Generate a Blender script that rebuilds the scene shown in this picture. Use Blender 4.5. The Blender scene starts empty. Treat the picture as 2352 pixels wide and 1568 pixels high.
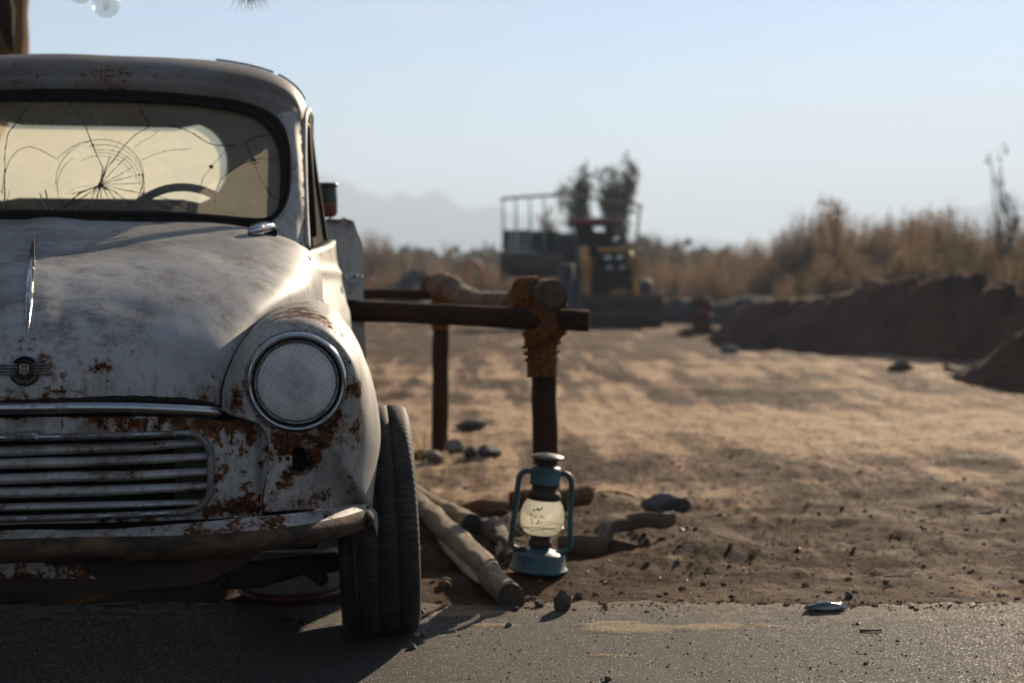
SUN_AZ=25.0; SUN_EL=22.0; SUN_S=5.0; SKY_S=0.050; SKY_A=1.0; SKY_D=.05; SKY_O=3.5; EXPO=1.28; HAZE=.00082; HAZEC=(.64,.79,1.0,1); HAZEG=.15; KALB=.51
import bpy, math, random, numpy as np
from mathutils import Vector, Matrix, noise
random.seed(7)
PI=math.pi; R=math.radians
C=bpy.context.scene.collection
# ---------------------------------------------------------------- camera model
F_PX=3267.0; CAMP=Vector((0.50,-3.0,0.89)); YAW=R(9.7); PITCH=R(2.31)
cam_rot=Matrix.Rotation(-YAW,3,'Z')@Matrix.Rotation(PI/2-PITCH,3,'X')
cd=bpy.data.cameras.new('camera'); cam=bpy.data.objects.new('camera',cd); C.objects.link(cam)
cam.location=CAMP; cam.rotation_euler=(PI/2-PITCH,0,-YAW)
cd.lens=50; cd.sensor_width=36; cd.clip_start=0.05; cd.clip_end=6000
cd.dof.use_dof=True; cd.dof.focus_distance=3.17; cd.dof.aperture_fstop=2.8
bpy.context.scene.camera=cam
def ray(px,py): return cam_rot@Vector(((px-1176)/F_PX,-(py-784)/F_PX,-1))
def at(px,py,Y):
    """measured point of the truck at length Y (number or Y(x,z))"""
    d=ray(px,py); y=Y if not callable(Y) else 1.2
    for _ in range(14 if callable(Y) else 1):
        t=(y-CAMP.y)/d.y; p=CAMP+d*t
        if callable(Y): y=Y(p.x,p.z)
    return (p.x,y,p.z)
FW=Vector((math.sin(YAW),math.cos(YAW),0)); RT=Vector((math.cos(YAW),-math.sin(YAW),0))
def cf(r,f,z=0.0):
    p=Vector((CAMP.x,CAMP.y,0))+RT*r+FW*f; return Vector((p.x,p.y,z))
def dp(px,py,f):
    d=ray(px,py); t=f/(d.x*FW.x+d.y*FW.y); return CAMP+d*t
def gnd(px,py,z=0.0):
    d=ray(px,py); t=(z-CAMP.z)/d.z; return CAMP+d*t
def zat(X,Y,py):
    a,b=-1.0,4.0
    for _ in range(40):
        m=(a+b)/2; v=cam_rot.transposed()@(Vector((X,Y,m))-CAMP)
        q=784-F_PX*v.y/(-v.z)
        if q>py: a=m
        else: b=m
    return m
# ---------------------------------------------------------------- mesh helpers
ORG={}
def tagit(o,label=None,cat=None,group=None,kind=None):
    if label: o['label']=label
    if cat: o['category']=cat
    if group: o['group']=group
    if kind: o['kind']=kind
    return o
def thing(name,loc,label,cat,group=None):
    o=bpy.data.objects.new(name,None); C.objects.link(o); o.location=loc; o.empty_display_size=.1
    ORG[o.name]=Vector(loc); return tagit(o,label,cat,group)
def obj(name,V,Fc,mat,parent=None,smooth=True,attr=None,origin=None,label=None):
    me=bpy.data.meshes.new(name)
    V=np.asarray(V,dtype=float).reshape(-1,3)
    o0=ORG[parent.name] if parent is not None else Vector(origin if origin is not None else (0,0,0))
    V=V-np.array(o0)
    me.from_pydata(V.tolist(),[],[list(map(int,f)) for f in Fc]); me.update()
    if smooth: me.polygons.foreach_set('use_smooth',[True]*len(me.polygons))
    if attr:
        for k,a in attr.items():
            at_=me.attributes.new(k,'FLOAT','POINT'); at_.data.foreach_set('value',np.asarray(a,dtype=np.float32))
    me.materials.append(mat)
    o=bpy.data.objects.new(name,me); C.objects.link(o)
    if parent is not None: o.parent=parent; ORG[o.name]=o0.copy()
    else: o.location=o0; ORG[o.name]=o0.copy()
    if label: o['label']=label
    return o
class MB:
    def __init__(s): s.v=[]; s.f=[]
    def add(s,v,f):
        n=len(s.v); s.v+= [tuple(p) for p in v]; s.f+=[[i+n for i in q] for q in f]; return s
    def obj(s,name,mat,parent=None,**k): return obj(name,s.v,s.f,mat,parent,**k)
def gridm(P,wrapu=False,wrapv=False):
    nr=len(P); nc=len(P[0]); v=[tuple(p) for r in P for p in r]; f=[]
    for i in range(nr-1+(1 if wrapv else 0)):
        for j in range(nc-1+(1 if wrapu else 0)):
            a=i*nc+j; b=i*nc+(j+1)%nc; i2=(i+1)%nr
            f.append([a,b,i2*nc+(j+1)%nc,i2*nc+j])
    return v,f
def crom(P,n):
    """smooth curve through points, n samples"""
    P=np.asarray(P,float); m=len(P); out=[]
    for k in range(n):
        u=k/(n-1)*(m-1); i=min(int(u),m-2); t=u-i
        p0=P[max(i-1,0)];p1=P[i];p2=P[i+1];p3=P[min(i+2,m-1)]
        out.append(.5*((2*p1)+(-p0+p2)*t+(2*p0-5*p1+4*p2-p3)*t*t+(-p0+3*p1-3*p2+p3)*t**3))
    return np.array(out)
def resamp(P,n,closed=False):
    P=np.asarray(P,float)
    if closed: P=np.vstack([P,P[:1]])
    s=np.concatenate([[0],np.cumsum(np.linalg.norm(np.diff(P,axis=0),axis=1))])
    t=np.linspace(0,s[-1],n+(1 if closed else 0))
    if closed: t=t[:-1]
    return np.stack([np.interp(t,s,P[:,k]) for k in range(P.shape[1])],1)
def tube(P,r,n=10,closed=False,cap=True,flat=None,wob=0,seed=0):
    P=[Vector(p) for p in P]; m=len(P); rr=r if hasattr(r,'__len__') else [r]*m
    T=[]
    for i in range(m):
        a=P[(i-1)%m] if (closed or i>0) else P[0]; b=P[(i+1)%m] if (closed or i<m-1) else P[-1]
        T.append((b-a).normalized())
    up=Vector((0,0,1)) if abs(T[0].z)<.9 else Vector((0,1,0))
    nrm=(up-T[0]*up.dot(T[0])).normalized(); rows=[]
    for i in range(m):
        nrm=(nrm-T[i]*nrm.dot(T[i])).normalized(); bn=T[i].cross(nrm)
        row=[]
        for k in range(n):
            a=2*PI*k/n; q=rr[i]
            if wob: q*=1+wob*noise.noise(Vector((P[i].x*9+seed,P[i].y*9+math.cos(a)*1.3,P[i].z*9+math.sin(a)*1.3)))
            fx=flat if flat else 1
            row.append(P[i]+nrm*(math.cos(a)*q*fx)+bn*(math.sin(a)*q))
        rows.append(row)
    v,f=gridm(rows,wrapu=True,wrapv=closed)
    if cap and not closed:
        f.append(list(range(n))[::-1]); f.append([(m-1)*n+k for k in range(n)])
    return v,f
def lathe(prof,n=32,origin=(0,0,0),axis='z'):
    rows=[]
    for r,h in prof:
        row=[]
        for k in range(n):
            a=2*PI*k/n; x=r*math.cos(a); y=r*math.sin(a)
            p={'z':(x,y,h),'y':(x,h,y),'x':(h,x,y)}[axis]
            row.append((p[0]+origin[0],p[1]+origin[1],p[2]+origin[2]))
        rows.append(row)
    return gridm(rows,wrapu=True)
def box(c,s,bev=0.0,rot=None):
    hx,hy,hz=s[0]/2,s[1]/2,s[2]/2; b=min(bev,hx*.9,hy*.9,hz*.9)
    v=[];f=[]
    if b<=0:
        v=[(x,y,z) for x in(-hx,hx) for y in(-hy,hy) for z in(-hz,hz)]
        f=[[0,1,3,2],[4,6,7,5],[0,4,5,1],[2,3,7,6],[0,2,6,4],[1,5,7,3]]
    else:
        idx={}
        for sx in(-1,1):
            for sy in(-1,1):
                for sz in(-1,1):
                    for k in range(3):
                        p=[sx*(hx-b),sy*(hy-b),sz*(hz-b)]; p[k]=(sx*hx,sy*hy,sz*hz)[k]
                        idx[(sx,sy,sz,k)]=len(v); v.append(tuple(p))
        for k in range(3):
            a,c2=[(1,2),(0,2),(0,1)][k]
            for s_ in(-1,1):
                q=[]
                for (i,j) in((-1,-1),(1,-1),(1,1),(-1,1)):
                    t=[0,0,0]; t[k]=s_; t[a]=i; t[c2]=j; q.append(idx[(*t,k)])
                f.append(q)
        for k in range(3):
            a,c2=[(1,2),(0,2),(0,1)][k]
            for i in(-1,1):
                for j in(-1,1):
                    t0=[0,0,0];t1=[0,0,0]; t0[k]=-1;t1[k]=1
                    for t in(t0,t1): t[a]=i;t[c2]=j
                    f.append([idx[(*t0,a)],idx[(*t1,a)],idx[(*t1,c2)],idx[(*t0,c2)]])
        for sx in(-1,1):
            for sy in(-1,1):
                for sz in(-1,1): f.append([idx[(sx,sy,sz,k)] for k in range(3)])
    M=rot if rot else Matrix.Identity(3)
    return [tuple(M@Vector(p)+Vector(c)) for p in v],f
def wood(name,P,r,n,mat,parent,**kw):
    v,f=tube(P,r,n,**kw); P=[Vector(p) for p in P]; s=0; tl=[];ta=[]
    for i in range(len(P)):
        if i: s+=(P[i]-P[i-1]).length
        for k in range(n): tl.append(s); ta.append(2*PI*k/n)
    return obj(name,v,f,mat,parent,attr={'tl':tl,'ta':ta})
def rock(c,s,seed,sub=3,rough=.35):
    import bmesh
    bm=bmesh.new(); bmesh.ops.create_icosphere(bm,subdivisions=sub,radius=1)
    v=[];
    for q in bm.verts:
        p=q.co.copy(); d=1+rough*noise.noise(p*1.1+Vector((seed*7.3,seed,0)))+rough*.4*noise.noise(p*3+Vector((0,seed*3.1,5)))
        # chip flat facets
        for k in range(4):
            nn=Vector((math.sin(seed*3+k*2.1),math.cos(seed*1.7+k*1.3),math.sin(seed+k*4.4))).normalized()
            e=p.dot(nn)*d
            if e>.72: d*=.72/e
        p=p*d
        v.append((c[0]+p.x*s[0],c[1]+p.y*s[1],c[2]+max(p.z,-.6)*s[2]))
    f=[[x.index for x in q.verts] for q in bm.faces]; bm.free(); return v,f
def mirx(V): return [(-p[0],p[1],p[2]) for p in V]
def both(v,f):
    m=MB(); m.add(v,f); m.add(mirx(v),[q[::-1] for q in f]); return m
# ---------------------------------------------------------------- materials
def m_bark(name,c1,c2,c3,bump=.9,bd=.008,spec=.15,along=5,around=3.2,rough=.88):
    t=NT(name); A=t.n('ShaderNodeAttribute'); A.attribute_name='tl'; B=t.n('ShaderNodeAttribute'); B.attribute_name='ta'
    cb=t.n('ShaderNodeCombineXYZ'); t.l(t.math('MULTIPLY',A.outputs['Fac'],along),cb.inputs[0]); t.l(t.math('MULTIPLY',t.math('COSINE',B.outputs['Fac']),around),cb.inputs[1]); t.l(t.math('MULTIPLY',t.math('SINE',B.outputs['Fac']),around),cb.inputs[2])
    g=t.noise(1.6,9,.72,vec=cb.outputs[0]); g2=t.noise(4.5,6,.7,vec=cb.outputs[0]); p=t.noise(9,6,.7)
    c=t.mix(t.step(g,.38,.62),c1,c2); c=t.mix(t.math('MULTIPLY',t.step(g2,.55,.66),.8),c,c3); c=t.mix(t.math('MULTIPLY',t.step(p,.52,.68),.5),c,c3)
    h=t.math('ADD',t.math('MULTIPLY',g,1.4),t.math('MULTIPLY',g2,-.8)); h=t.math('ADD',h,t.math('MULTIPLY',p,.6))
    return t.done(t.bsdf(c,rough,0,t.bump(h,bump,bd),spec=spec))
class NT:
    def __init__(s,name):
        s.m=bpy.data.materials.new(name); s.m.use_nodes=True; s.t=s.m.node_tree; s.t.nodes.clear()
        s.out=s.n('ShaderNodeOutputMaterial'); s.tc=s.n('ShaderNodeTexCoord')
    def n(s,k,**kw):
        q=s.t.nodes.new(k)
        for a,b in kw.items():
            if a.startswith('i_'): q.inputs[a[2:].replace('_',' ')].default_value=b
            else: setattr(q,a,b)
        return q
    def l(s,a,b): s.t.links.new(a,b)
    def setin(s,sock,v):
        if hasattr(v,'links') or isinstance(v,bpy.types.NodeSocket): s.l(v,sock)
        else: sock.default_value=v
    def noise(s,scale,detail=6,rough=.6,vec=None,scl=None,dist=0,space='Object'):
        q=s.n('ShaderNodeTexNoise'); q.inputs['Scale'].default_value=scale; q.inputs['Detail'].default_value=detail
        q.inputs['Roughness'].default_value=rough; q.inputs['Distortion'].default_value=dist
        v=vec if vec is not None else s.tc.outputs[space]
        if scl is not None:
            mp=s.n('ShaderNodeMapping'); s.l(v,mp.inputs[0]); mp.inputs['Scale'].default_value=scl; v=mp.outputs[0]
        s.l(v,q.inputs['Vector']); return q.outputs['Fac']
    def vor(s,scale,feature='F1',out='Distance',space='Object',scl=None):
        q=s.n('ShaderNodeTexVoronoi'); q.feature=feature; q.inputs['Scale'].default_value=scale
        v=s.tc.outputs[space]
        if scl is not None:
            mp=s.n('ShaderNodeMapping'); s.l(v,mp.inputs[0]); mp.inputs['Scale'].default_value=scl; v=mp.outputs[0]
        s.l(v,q.inputs['Vector']); return q.outputs[out]
    def math(s,op,a,b=0.0,c=None,clamp=False):
        q=s.n('ShaderNodeMath'); q.operation=op; q.use_clamp=clamp; s.setin(q.inputs[0],a); s.setin(q.inputs[1],b)
        if c is not None: s.setin(q.inputs[2],c)
        return q.outputs[0]
    def step(s,v,a,b,lo=0.0,hi=1.0):
        q=s.n('ShaderNodeMapRange'); q.interpolation_type='SMOOTHSTEP'; s.setin(q.inputs[0],v)
        q.inputs[1].default_value=a;q.inputs[2].default_value=b;q.inputs[3].default_value=lo;q.inputs[4].default_value=hi
        return q.outputs[0]
    def mix(s,fac,a,b):
        q=s.n('ShaderNodeMix'); q.data_type='RGBA'; s.setin(q.inputs[0],fac)
        for i,v in((6,a),(7,b)):
            if isinstance(v,tuple): q.inputs[i].default_value=(*v[:3],1)
            else: s.l(v,q.inputs[i])
        return q.outputs[2]
    def ramp(s,v,stops):
        q=s.n('ShaderNodeValToRGB'); s.l(v,q.inputs[0]); e=q.color_ramp.elements
        while len(e)<len(stops): e.new(.5)
        for k,(p,c) in enumerate(stops): e[k].position=p; e[k].color=(*c,1)
        return q.outputs[0]
    def bump(s,h,strength=.5,dist=.01,nrm=None):
        q=s.n('ShaderNodeBump'); q.inputs['Strength'].default_value=strength; q.inputs['Distance'].default_value=dist
        s.l(h,q.inputs['Height'])
        if nrm is not None: s.l(nrm,q.inputs['Normal'])
        return q.outputs[0]
    def bsdf(s,col,rough=.6,metal=0.0,normal=None,spec=None,trans=None,coat=None,**kw):
        q=s.n('ShaderNodeBsdfPrincipled')
        kk=KALB if not(isinstance(metal,(int,float)) and metal>.5) else 1
        if isinstance(col,tuple): q.inputs['Base Color'].default_value=(*[c*kk for c in col[:3]],1)
        else:
            mm=s.n('ShaderNodeVectorMath'); mm.operation='SCALE'; mm.inputs[3].default_value=kk; s.l(col,mm.inputs[0]); s.l(mm.outputs[0],q.inputs['Base Color'])
        s.setin(q.inputs['Roughness'],rough); s.setin(q.inputs['Metallic'],metal)
        if normal is not None: s.l(normal,q.inputs['Normal'])
        if spec is not None: s.setin(q.inputs['Specular IOR Level'],spec)
        if trans is not None: q.inputs['Transmission Weight'].default_value=trans
        if coat is not None: q.inputs['Coat Weight'].default_value=coat
        return q.outputs[0]
    def done(s,sh): s.l(sh,s.out.inputs[0]); return s.m
    def mixs(s,fac,a,b):
        q=s.n('ShaderNodeMixShader'); s.setin(q.inputs[0],fac); s.l(a,q.inputs[1]); s.l(b,q.inputs[2]); return q.outputs[0]
def m_paint(name,c1=(.63,.61,.59),c2=(.36,.345,.335),rustgain=1.0,base=0.0):
    t=NT(name); A=t.n('ShaderNodeAttribute'); A.attribute_name='rust'
    r=t.math('MULTIPLY',A.outputs['Fac'],rustgain); r=t.math('ADD',r,base)
    n1=t.noise(20,9,.72); n2=t.noise(85,6,.75); n3=t.noise(5,4,.6)
    v=t.math('ADD',r,t.math('MULTIPLY',t.math('SUBTRACT',n1,.5),2.3))
    v=t.math('ADD',v,t.math('MULTIPLY',t.math('SUBTRACT',n2,.5),1.6))
    v=t.math('ADD',v,t.math('MULTIPLY',t.math('SUBTRACT',n3,.5),.6))
    mask=t.step(v,.60,.64); halo=t.step(v,.36,.62)
    # drips under rust
    st=t.noise(14,4,.6,scl=(5,5,.35)); st=t.step(st,.52,.72); st=t.math('MULTIPLY',st,t.step(r,.04,.35)); st=t.math('MULTIPLY',st,.8); s2=t.step(t.noise(42,5,.65,scl=(1,1,.10)),.53,.66); pc_s2=t.math('MULTIPLY',s2,.32)
    # paint colour
    pc=t.mix(t.step(t.noise(2.6,5,.6),.35,.68),c1,c2)
    gr=t.step(t.noise(6,10,.78),.47,.64); pc=t.mix(t.math('MULTIPLY',gr,.78),pc,(.15,.125,.10)); g2=t.step(t.noise(3.5,6,.6,scl=(1,1,.6)),.54,.66); pc=t.mix(t.math('MULTIPLY',g2,.45),pc,(.31,.33,.36))
    sp=t.step(t.noise(95,4,.65),.655,.70); pc=t.mix(t.math('MULTIPLY',sp,.85),pc,(.12,.07,.04))
    fine=t.step(t.noise(55,6,.75,scl=(1,1,.5)),.60,.70); pc=t.mix(t.math('MULTIPLY',fine,.8),pc,(.18,.14,.11))
    pc=t.mix(pc_s2,pc,(.16,.125,.10)); pc=t.mix(st,pc,(.28,.17,.10)); pc=t.mix(t.math('MULTIPLY',halo,.85),pc,(.26,.115,.04))
    rc=t.ramp(t.noise(38,6,.7),[(.28,(.012,.007,.005)),(.44,(.05,.019,.009)),(.56,(.17,.058,.017)),(.74,(.34,.135,.035))])
    col=t.mix(mask,pc,rc)
    rough=t.step(mask,0,1,.56,.92)
    h=t.math('SUBTRACT',t.math('MULTIPLY',t.noise(60,5,.7),t.math('ADD',t.math('MULTIPLY',mask,.5),.12)),t.math('MULTIPLY',mask,.35))
    dent=t.bump(t.noise(4.5,2,.5),.28,.02)
    nb=t.bump(h,.55,.004,dent)
    return t.done(t.bsdf(col,rough,0,nb,spec=t.step(mask,0,1,.36,.1)))
def m_chrome(name,dirty=.35,col=(.62,.64,.66)):
    t=NT(name); g=t.step(t.noise(22,7,.7),.62-dirty*.5,.80-dirty*.3)
    c=t.mix(g,col,(.17,.13,.10)); ro=t.step(g,0,1,.12,.7)
    nb=t.bump(t.noise(9,3,.5),.12,.01)
    return t.done(t.bsdf(c,ro,t.step(g,0,1,1.0,.35),nb))
def m_simple(name,c1,c2=None,rough=.7,scale=12,metal=0,bump=.3,bd=.004,spec=.4,scl=None):
    t=NT(name); c2=c2 or tuple(x*.6 for x in c1)
    n=t.noise(scale,7,.65,scl=scl); col=t.mix(t.step(n,.35,.68),c1,c2)
    nb=t.bump(t.noise(scale*3,6,.7,scl=scl),bump,bd)
    return t.done(t.bsdf(col,rough,metal,nb,spec=spec))
def m_glassdust(name,tint=(.86,.80,.62),dust=.35,dc=(.80,.72,.52),vary=True,gloss=.06):
    t=NT(name); tr=t.n('ShaderNodeBsdfTransparent'); tr.inputs[0].default_value=(*tint,1)
    tl=t.n('ShaderNodeBsdfTranslucent'); tl.inputs[0].default_value=(*dc,1)
    df=t.n('ShaderNodeBsdfDiffuse'); df.inputs[0].default_value=(dc[0]*.5,dc[1]*.5,dc[2]*.5,1)
    du=t.mixs(.30,tl.outputs[0],df.outputs[0])
    f=t.math('MULTIPLY',t.step(t.noise(3.2,8,.7),.25,.75,.75,1.25),dust)
    spk=t.step(t.noise(140,3,.6),.6,.75,0,.25); f=t.math('ADD',f,t.math('MULTIPLY',spk,dust),clamp=True)
    a=t.mixs(f,tr.outputs[0],du)
    gl=t.n('ShaderNodeBsdfGlossy'); gl.inputs['Roughness'].default_value=.08
    return t.done(t.mixs(gloss,a,gl.outputs[0]))
M={}
M['paint']=m_paint('weathered_white_paint')
M['paint_wing']=m_paint('weathered_white_wing_paint',(.62,.585,.535),(.42,.385,.345),1.0,0.03)
M['paint_side']=m_paint('weathered_cream_side_paint',(.62,.60,.54),(.50,.48,.43),1.0,-.05)
M['paint_bed']=m_paint('bed_white_paint',(.88,.87,.85),(.70,.68,.65),.6,-.05)
M['roof']=m_paint('weathered_roof_paint',(.29,.235,.19),(.15,.115,.09),1.0,.02)
M['chrome']=m_chrome('old_chrome',.25); M['chrome_dull']=m_chrome('dull_chrome',.62,(.55,.58,.6))
M['bumper']=m_simple('rusty_bumper_steel',(.022,.014,.011),(.20,.10,.048),.8,17,0,.9,.004,.25,scl=(.45,1,1.2))
M['black']=m_simple('grimy_black_metal',(.012,.010,.009),(.03,.018,.012),.9,8)
M['rubber']=m_simple('aged_rubber_seal',(.007,.006,.006),(.022,.011,.009),.8,14,0,.3,.004,.2)
M['crack']=m_simple('crack_edge',(.02,.018,.012),(.05,.04,.025),.6,30); M['crackb']=m_simple('bright_crack_edge',(.55,.48,.30),(.12,.10,.06),.25,60,0,.3,.004,1.0)
M['interior']=m_simple('dusty_interior_trim',(.030,.024,.020),(.05,.038,.028),.9,10)
M['headliner']=m_simple('stained_headlining',(.08,.068,.052),(.05,.042,.032),.95,8)
M['windscreen']=m_glassdust('dusty_windscreen_glass',(1,.965,.83),.25,(1,.95,.74))
M['sideglass']=m_glassdust('dusty_side_glass',(.8,.76,.64),.62,(.85,.80,.66))
M['rearglass']=m_glassdust('dusty_rear_glass',(1,.98,.90),.42,(1,.93,.74))
def m_lens():
    t=NT('ribbed_lamp_glass'); mp=t.n('ShaderNodeMapping'); t.l(t.tc.outputs['Object'],mp.inputs[0]); mp.inputs['Rotation'].default_value=(0,R(-24),0)
    w=t.n('ShaderNodeTexWave'); w.inputs['Scale'].default_value=56; w.inputs['Distortion'].default_value=1.1; w.inputs['Detail Scale'].default_value=2.5; t.l(mp.outputs[0],w.inputs[0])
    w.wave_type='BANDS'; w.bands_direction='X'
    nb=t.bump(w.outputs['Fac'],.75,.004)
    rc_=t.mix(t.step(w.outputs['Fac'],.25,.75),(1.75,1.63,1.60),(1.15,1.07,1.08))
    g=t.n('ShaderNodeBsdfGlass'); g.inputs['Roughness'].default_value=.12; g.inputs['IOR'].default_value=1.3; g.inputs[0].default_value=(.93,.92,.93,1); t.l(nb,g.inputs['Normal'])
    d=t.bsdf(rc_,.4,0,nb)
    sx=t.n('ShaderNodeSeparateXYZ'); t.l(t.tc.outputs['Object'],sx.inputs[0]); rr=t.math('SQRT',t.math('ADD',t.math('POWER',sx.outputs[0],2.0),t.math('POWER',sx.outputs[2],2.0)))
    fc=t.math('MULTIPLY',t.step(t.noise(14,5,.6),.3,.7,.62,.88),t.math('MULTIPLY',t.step(rr,.030,.052,.72,1.0),t.step(rr,.0,.018,.7,1.0)))
    return t.done(t.mixs(fc,g.outputs[0],d))
M['lens']=m_lens()
M['reflector']=m_chrome('tarnished_reflector',.1,(.72,.70,.70))
def m_tyre():
    t=NT('dusty_tyre_rubber'); n=t.noise(20,7,.7)
    A=t.n('ShaderNodeAttribute'); A.attribute_name='ang'; B=t.n('ShaderNodeAttribute'); B.attribute_name='wid'
    ph=t.math('ADD',t.math('MULTIPLY',A.outputs['Fac'],110.0),t.math('MULTIPLY',t.math('SINE',t.math('MULTIPLY',B.outputs['Fac'],26.0)),2.2))
    s=t.math('SINE',ph); s=t.step(s,.55,.85)
    on=t.step(t.math('ABSOLUTE',B.outputs['Fac']),.099,.092)
    s=t.math('MULTIPLY',s,on)
    col=t.mix(t.step(n,.35,.7),(.012,.010,.009),(.070,.050,.036)); col=t.mix(t.math('MULTIPLY',s,.75),col,(.010,.008,.007))
    h=t.math('SUBTRACT',t.math('MULTIPLY',t.noise(90,4,.6),.15),s)
    return t.done(t.bsdf(col,.72,0,t.bump(h,.45,.004),spec=.35))
M['tyre']=m_tyre()
M['rim']=m_simple('rusty_wheel_rim',(.25,.22,.2),(.12,.06,.03),.7,14)
M['basin_w']=m_simple('white_enamel',(.55,.53,.45),(.42,.40,.34),.4,8,0,.05)
M['basin_r']=m_simple('red_enamel',(.16,.025,.018),(.08,.015,.012),.4,8,0,.05)
M['log']=m_bark('bleached_log_wood',(.80,.66,.48),(.50,.38,.25),(.16,.09,.045))
M['log_o']=m_bark('orange_log_bark',(.42,.20,.075),(.24,.11,.045),(.07,.035,.018))
def m_cut(name,c1,c2):
    t=NT(name); n=t.noise(26,6,.7); v=t.vor(34); c=t.mix(t.step(n,.35,.65),c1,c2); c=t.mix(t.step(v,.0,.18,.5,0),c,(.01,.007,.005))
    return t.done(t.bsdf(c,.9,0,t.bump(n,.6,.005)))
M['cut']=m_cut('sawn_log_end',(.15,.095,.055),(.07,.045,.03))
M['post']=m_bark('dark_brown_timber',(.105,.043,.021),(.048,.021,.012),(.018,.009,.006),.9,.006,.12,3,3)
M['rope']=m_simple('coarse_brown_rope',(.42,.17,.05),(.13,.052,.02),.95,70,0,1.0,.008,.1)
M['bent']=m_bark('grey_driftwood',(.36,.26,.17),(.19,.125,.08),(.055,.033,.02))
M['stone']=m_simple('grey_stone',(.17,.16,.165),(.09,.085,.085),.85,9,0,.8,.008)
M['stone_b']=m_simple('brown_stone',(.15,.105,.075),(.08,.055,.04),.9,12,0,.8,.006)
M['stone_p']=m_simple('pale_stone',(.34,.29,.24),(.20,.165,.13),.9,12,0,.8,.006)
M['teal']=m_simple('chipped_teal_enamel',(.030,.150,.185),(.020,.060,.072),.5,22,0,.35,.003,.5)
M['rustm']=m_simple('brown_rusted_metal',(.10,.052,.028),(.045,.024,.016),.75,16,.2,.6,.003)
M['capm']=m_simple('worn_pale_metal',(.22,.18,.14),(.07,.045,.03),.38,16,.7,.35,.002)
M['wire']=m_simple('steel_wire',(.28,.26,.23),(.12,.10,.08),.35,20,.9,.1)
M['globe']=m_glassdust('dusty_lantern_glass',(.98,.95,.84),.75,(1,.98,.86),True,.1)
M['pergola']=m_bark('weathered_beam',(.42,.25,.12),(.25,.14,.07),(.09,.05,.025),.8,.01,.1,1.5,3)
M['pergola_d']=m_simple('dark_brace_timber',(.055,.03,.02),(.03,.018,.012),.85,6,0,.6,.006,.2)
M['bulbglass']=m_glassdust('clear_bulb_glass',(.90,.93,.93),.06,(.8,.8,.75),True,.14)
M['cable']=m_simple('black_cable',(.01,.01,.01),None,.6)
M['filament']=m_simple('filament',(.45,.33,.18),None,.5,10,.5)
# ================================================================= THE TRUCK
truck=thing('pickup_truck',(0,0,0),'old rusty white pickup truck with cracked windscreen and one round headlight in view','pickup truck')
def zc_(Y,py): return zat(0,Y,py)
def S3(c): return Vector(c)
# rust hot spots, as points on the body (x,z,radius,strength)
def spots2(L,Y): return spots([(a,b,c,d*.86) for a,b,c,d in L],Y)
def streaks(lines,Y):
    out=[]
    for L,r,s in lines:
        Q=resamp([(*q,0) for q in L],max(3,int(len(L)*5)))
        for i,q in enumerate(Q): out.append((at(q[0]+random.uniform(-2,2),q[1]+random.uniform(-2,2),Y),r*random.uniform(.6,1.3)/1030.0,s))
    return out
def rustval(V,spots):
    V=np.asarray(V); out=np.zeros(len(V))
    for (p,r,s) in spots:
        p=np.array(p); d=np.sqrt((V[:,0]-p[0])**2+(V[:,2]-p[2])**2+.25*(V[:,1]-p[1])**2); out=np.maximum(out,s*np.exp(-(d/r)**2*1.2))
    return out
def spots(L,Y): return [(at(x,y,Y),r*1.6/1030.0,s*.95) for (x,y,r,s) in L]
# ---- bonnet
Cc=[(.10,912),(.104,862),(.128,800),(.20,735),(.33,668),(.50,612),(.70,567),(.90,535),(1.10,508),(1.24,506)]
Cp=np.array([(0,Y,zc_(Y,py)) for Y,py in Cc])
Sp=np.array([at(*p) for p in [(508,936,.19),(511,890,.21),(528,838,.26),(559,783,.34),(608,727,.45),(662,700,.58),(704,697,.74),(722,697,.92),(735,697,1.1),(742,697,1.24)]])
Nn=np.array([[2.2],[2.2],[2.25],[2.35],[2.5],[2.8],[3.1],[3.4],[3.6],[3.6]])
NR=110; NU=56
Cs,Ss,Ns=crom(Cp,NR),crom(Sp,NR),crom(Nn,NR)
rows=[]
for i in range(NR):
    c,s,n=Cs[i],Ss[i],Ns[i][0]; row=[]
    for k in range(-NU,NU+1):
        t=abs(k)/NU*PI/2; sx=math.sin(t)**(2/n); cz=max(math.cos(t),0)**(2/n)
        x=s[0]*sx; z=s[2]+(c[2]-s[2])*cz; y=c[1]+(s[1]-c[1])*sx**2
        w=.052+.01*max(0,(y-.8))*4
        cxo=-.085*min(1,max(0,(y-.12)/.65)); rise=.0075*(1-1/(1+math.exp(-max(-30,min(30,(abs((x if k>=0 else -x)-cxo)-w)/.004)))))*min(1,max(0,(i-6)/12))
        z+=rise*(.4+.6*min(1,y/.3)); y-=rise*(1-min(1,y/.3))*.8
        # dents and waviness of old sheet metal
        d=.006*noise.noise(Vector((x*5,y*5,z*3+(4 if k<0 else 0))))+.0016*noise.noise(Vector((x*19,y*16,z*16)))
        y+=d*.5; z+=d
        if i==0: z+=.004*noise.noise(Vector((x*50,1,1)))+.002*noise.noise(Vector((x*160,1,1)))
        row.append(((-x if k<0 else x),y,z))
    rows.append(row)
v,f=gridm(rows)
nb=len(v); # lip folded under
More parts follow.
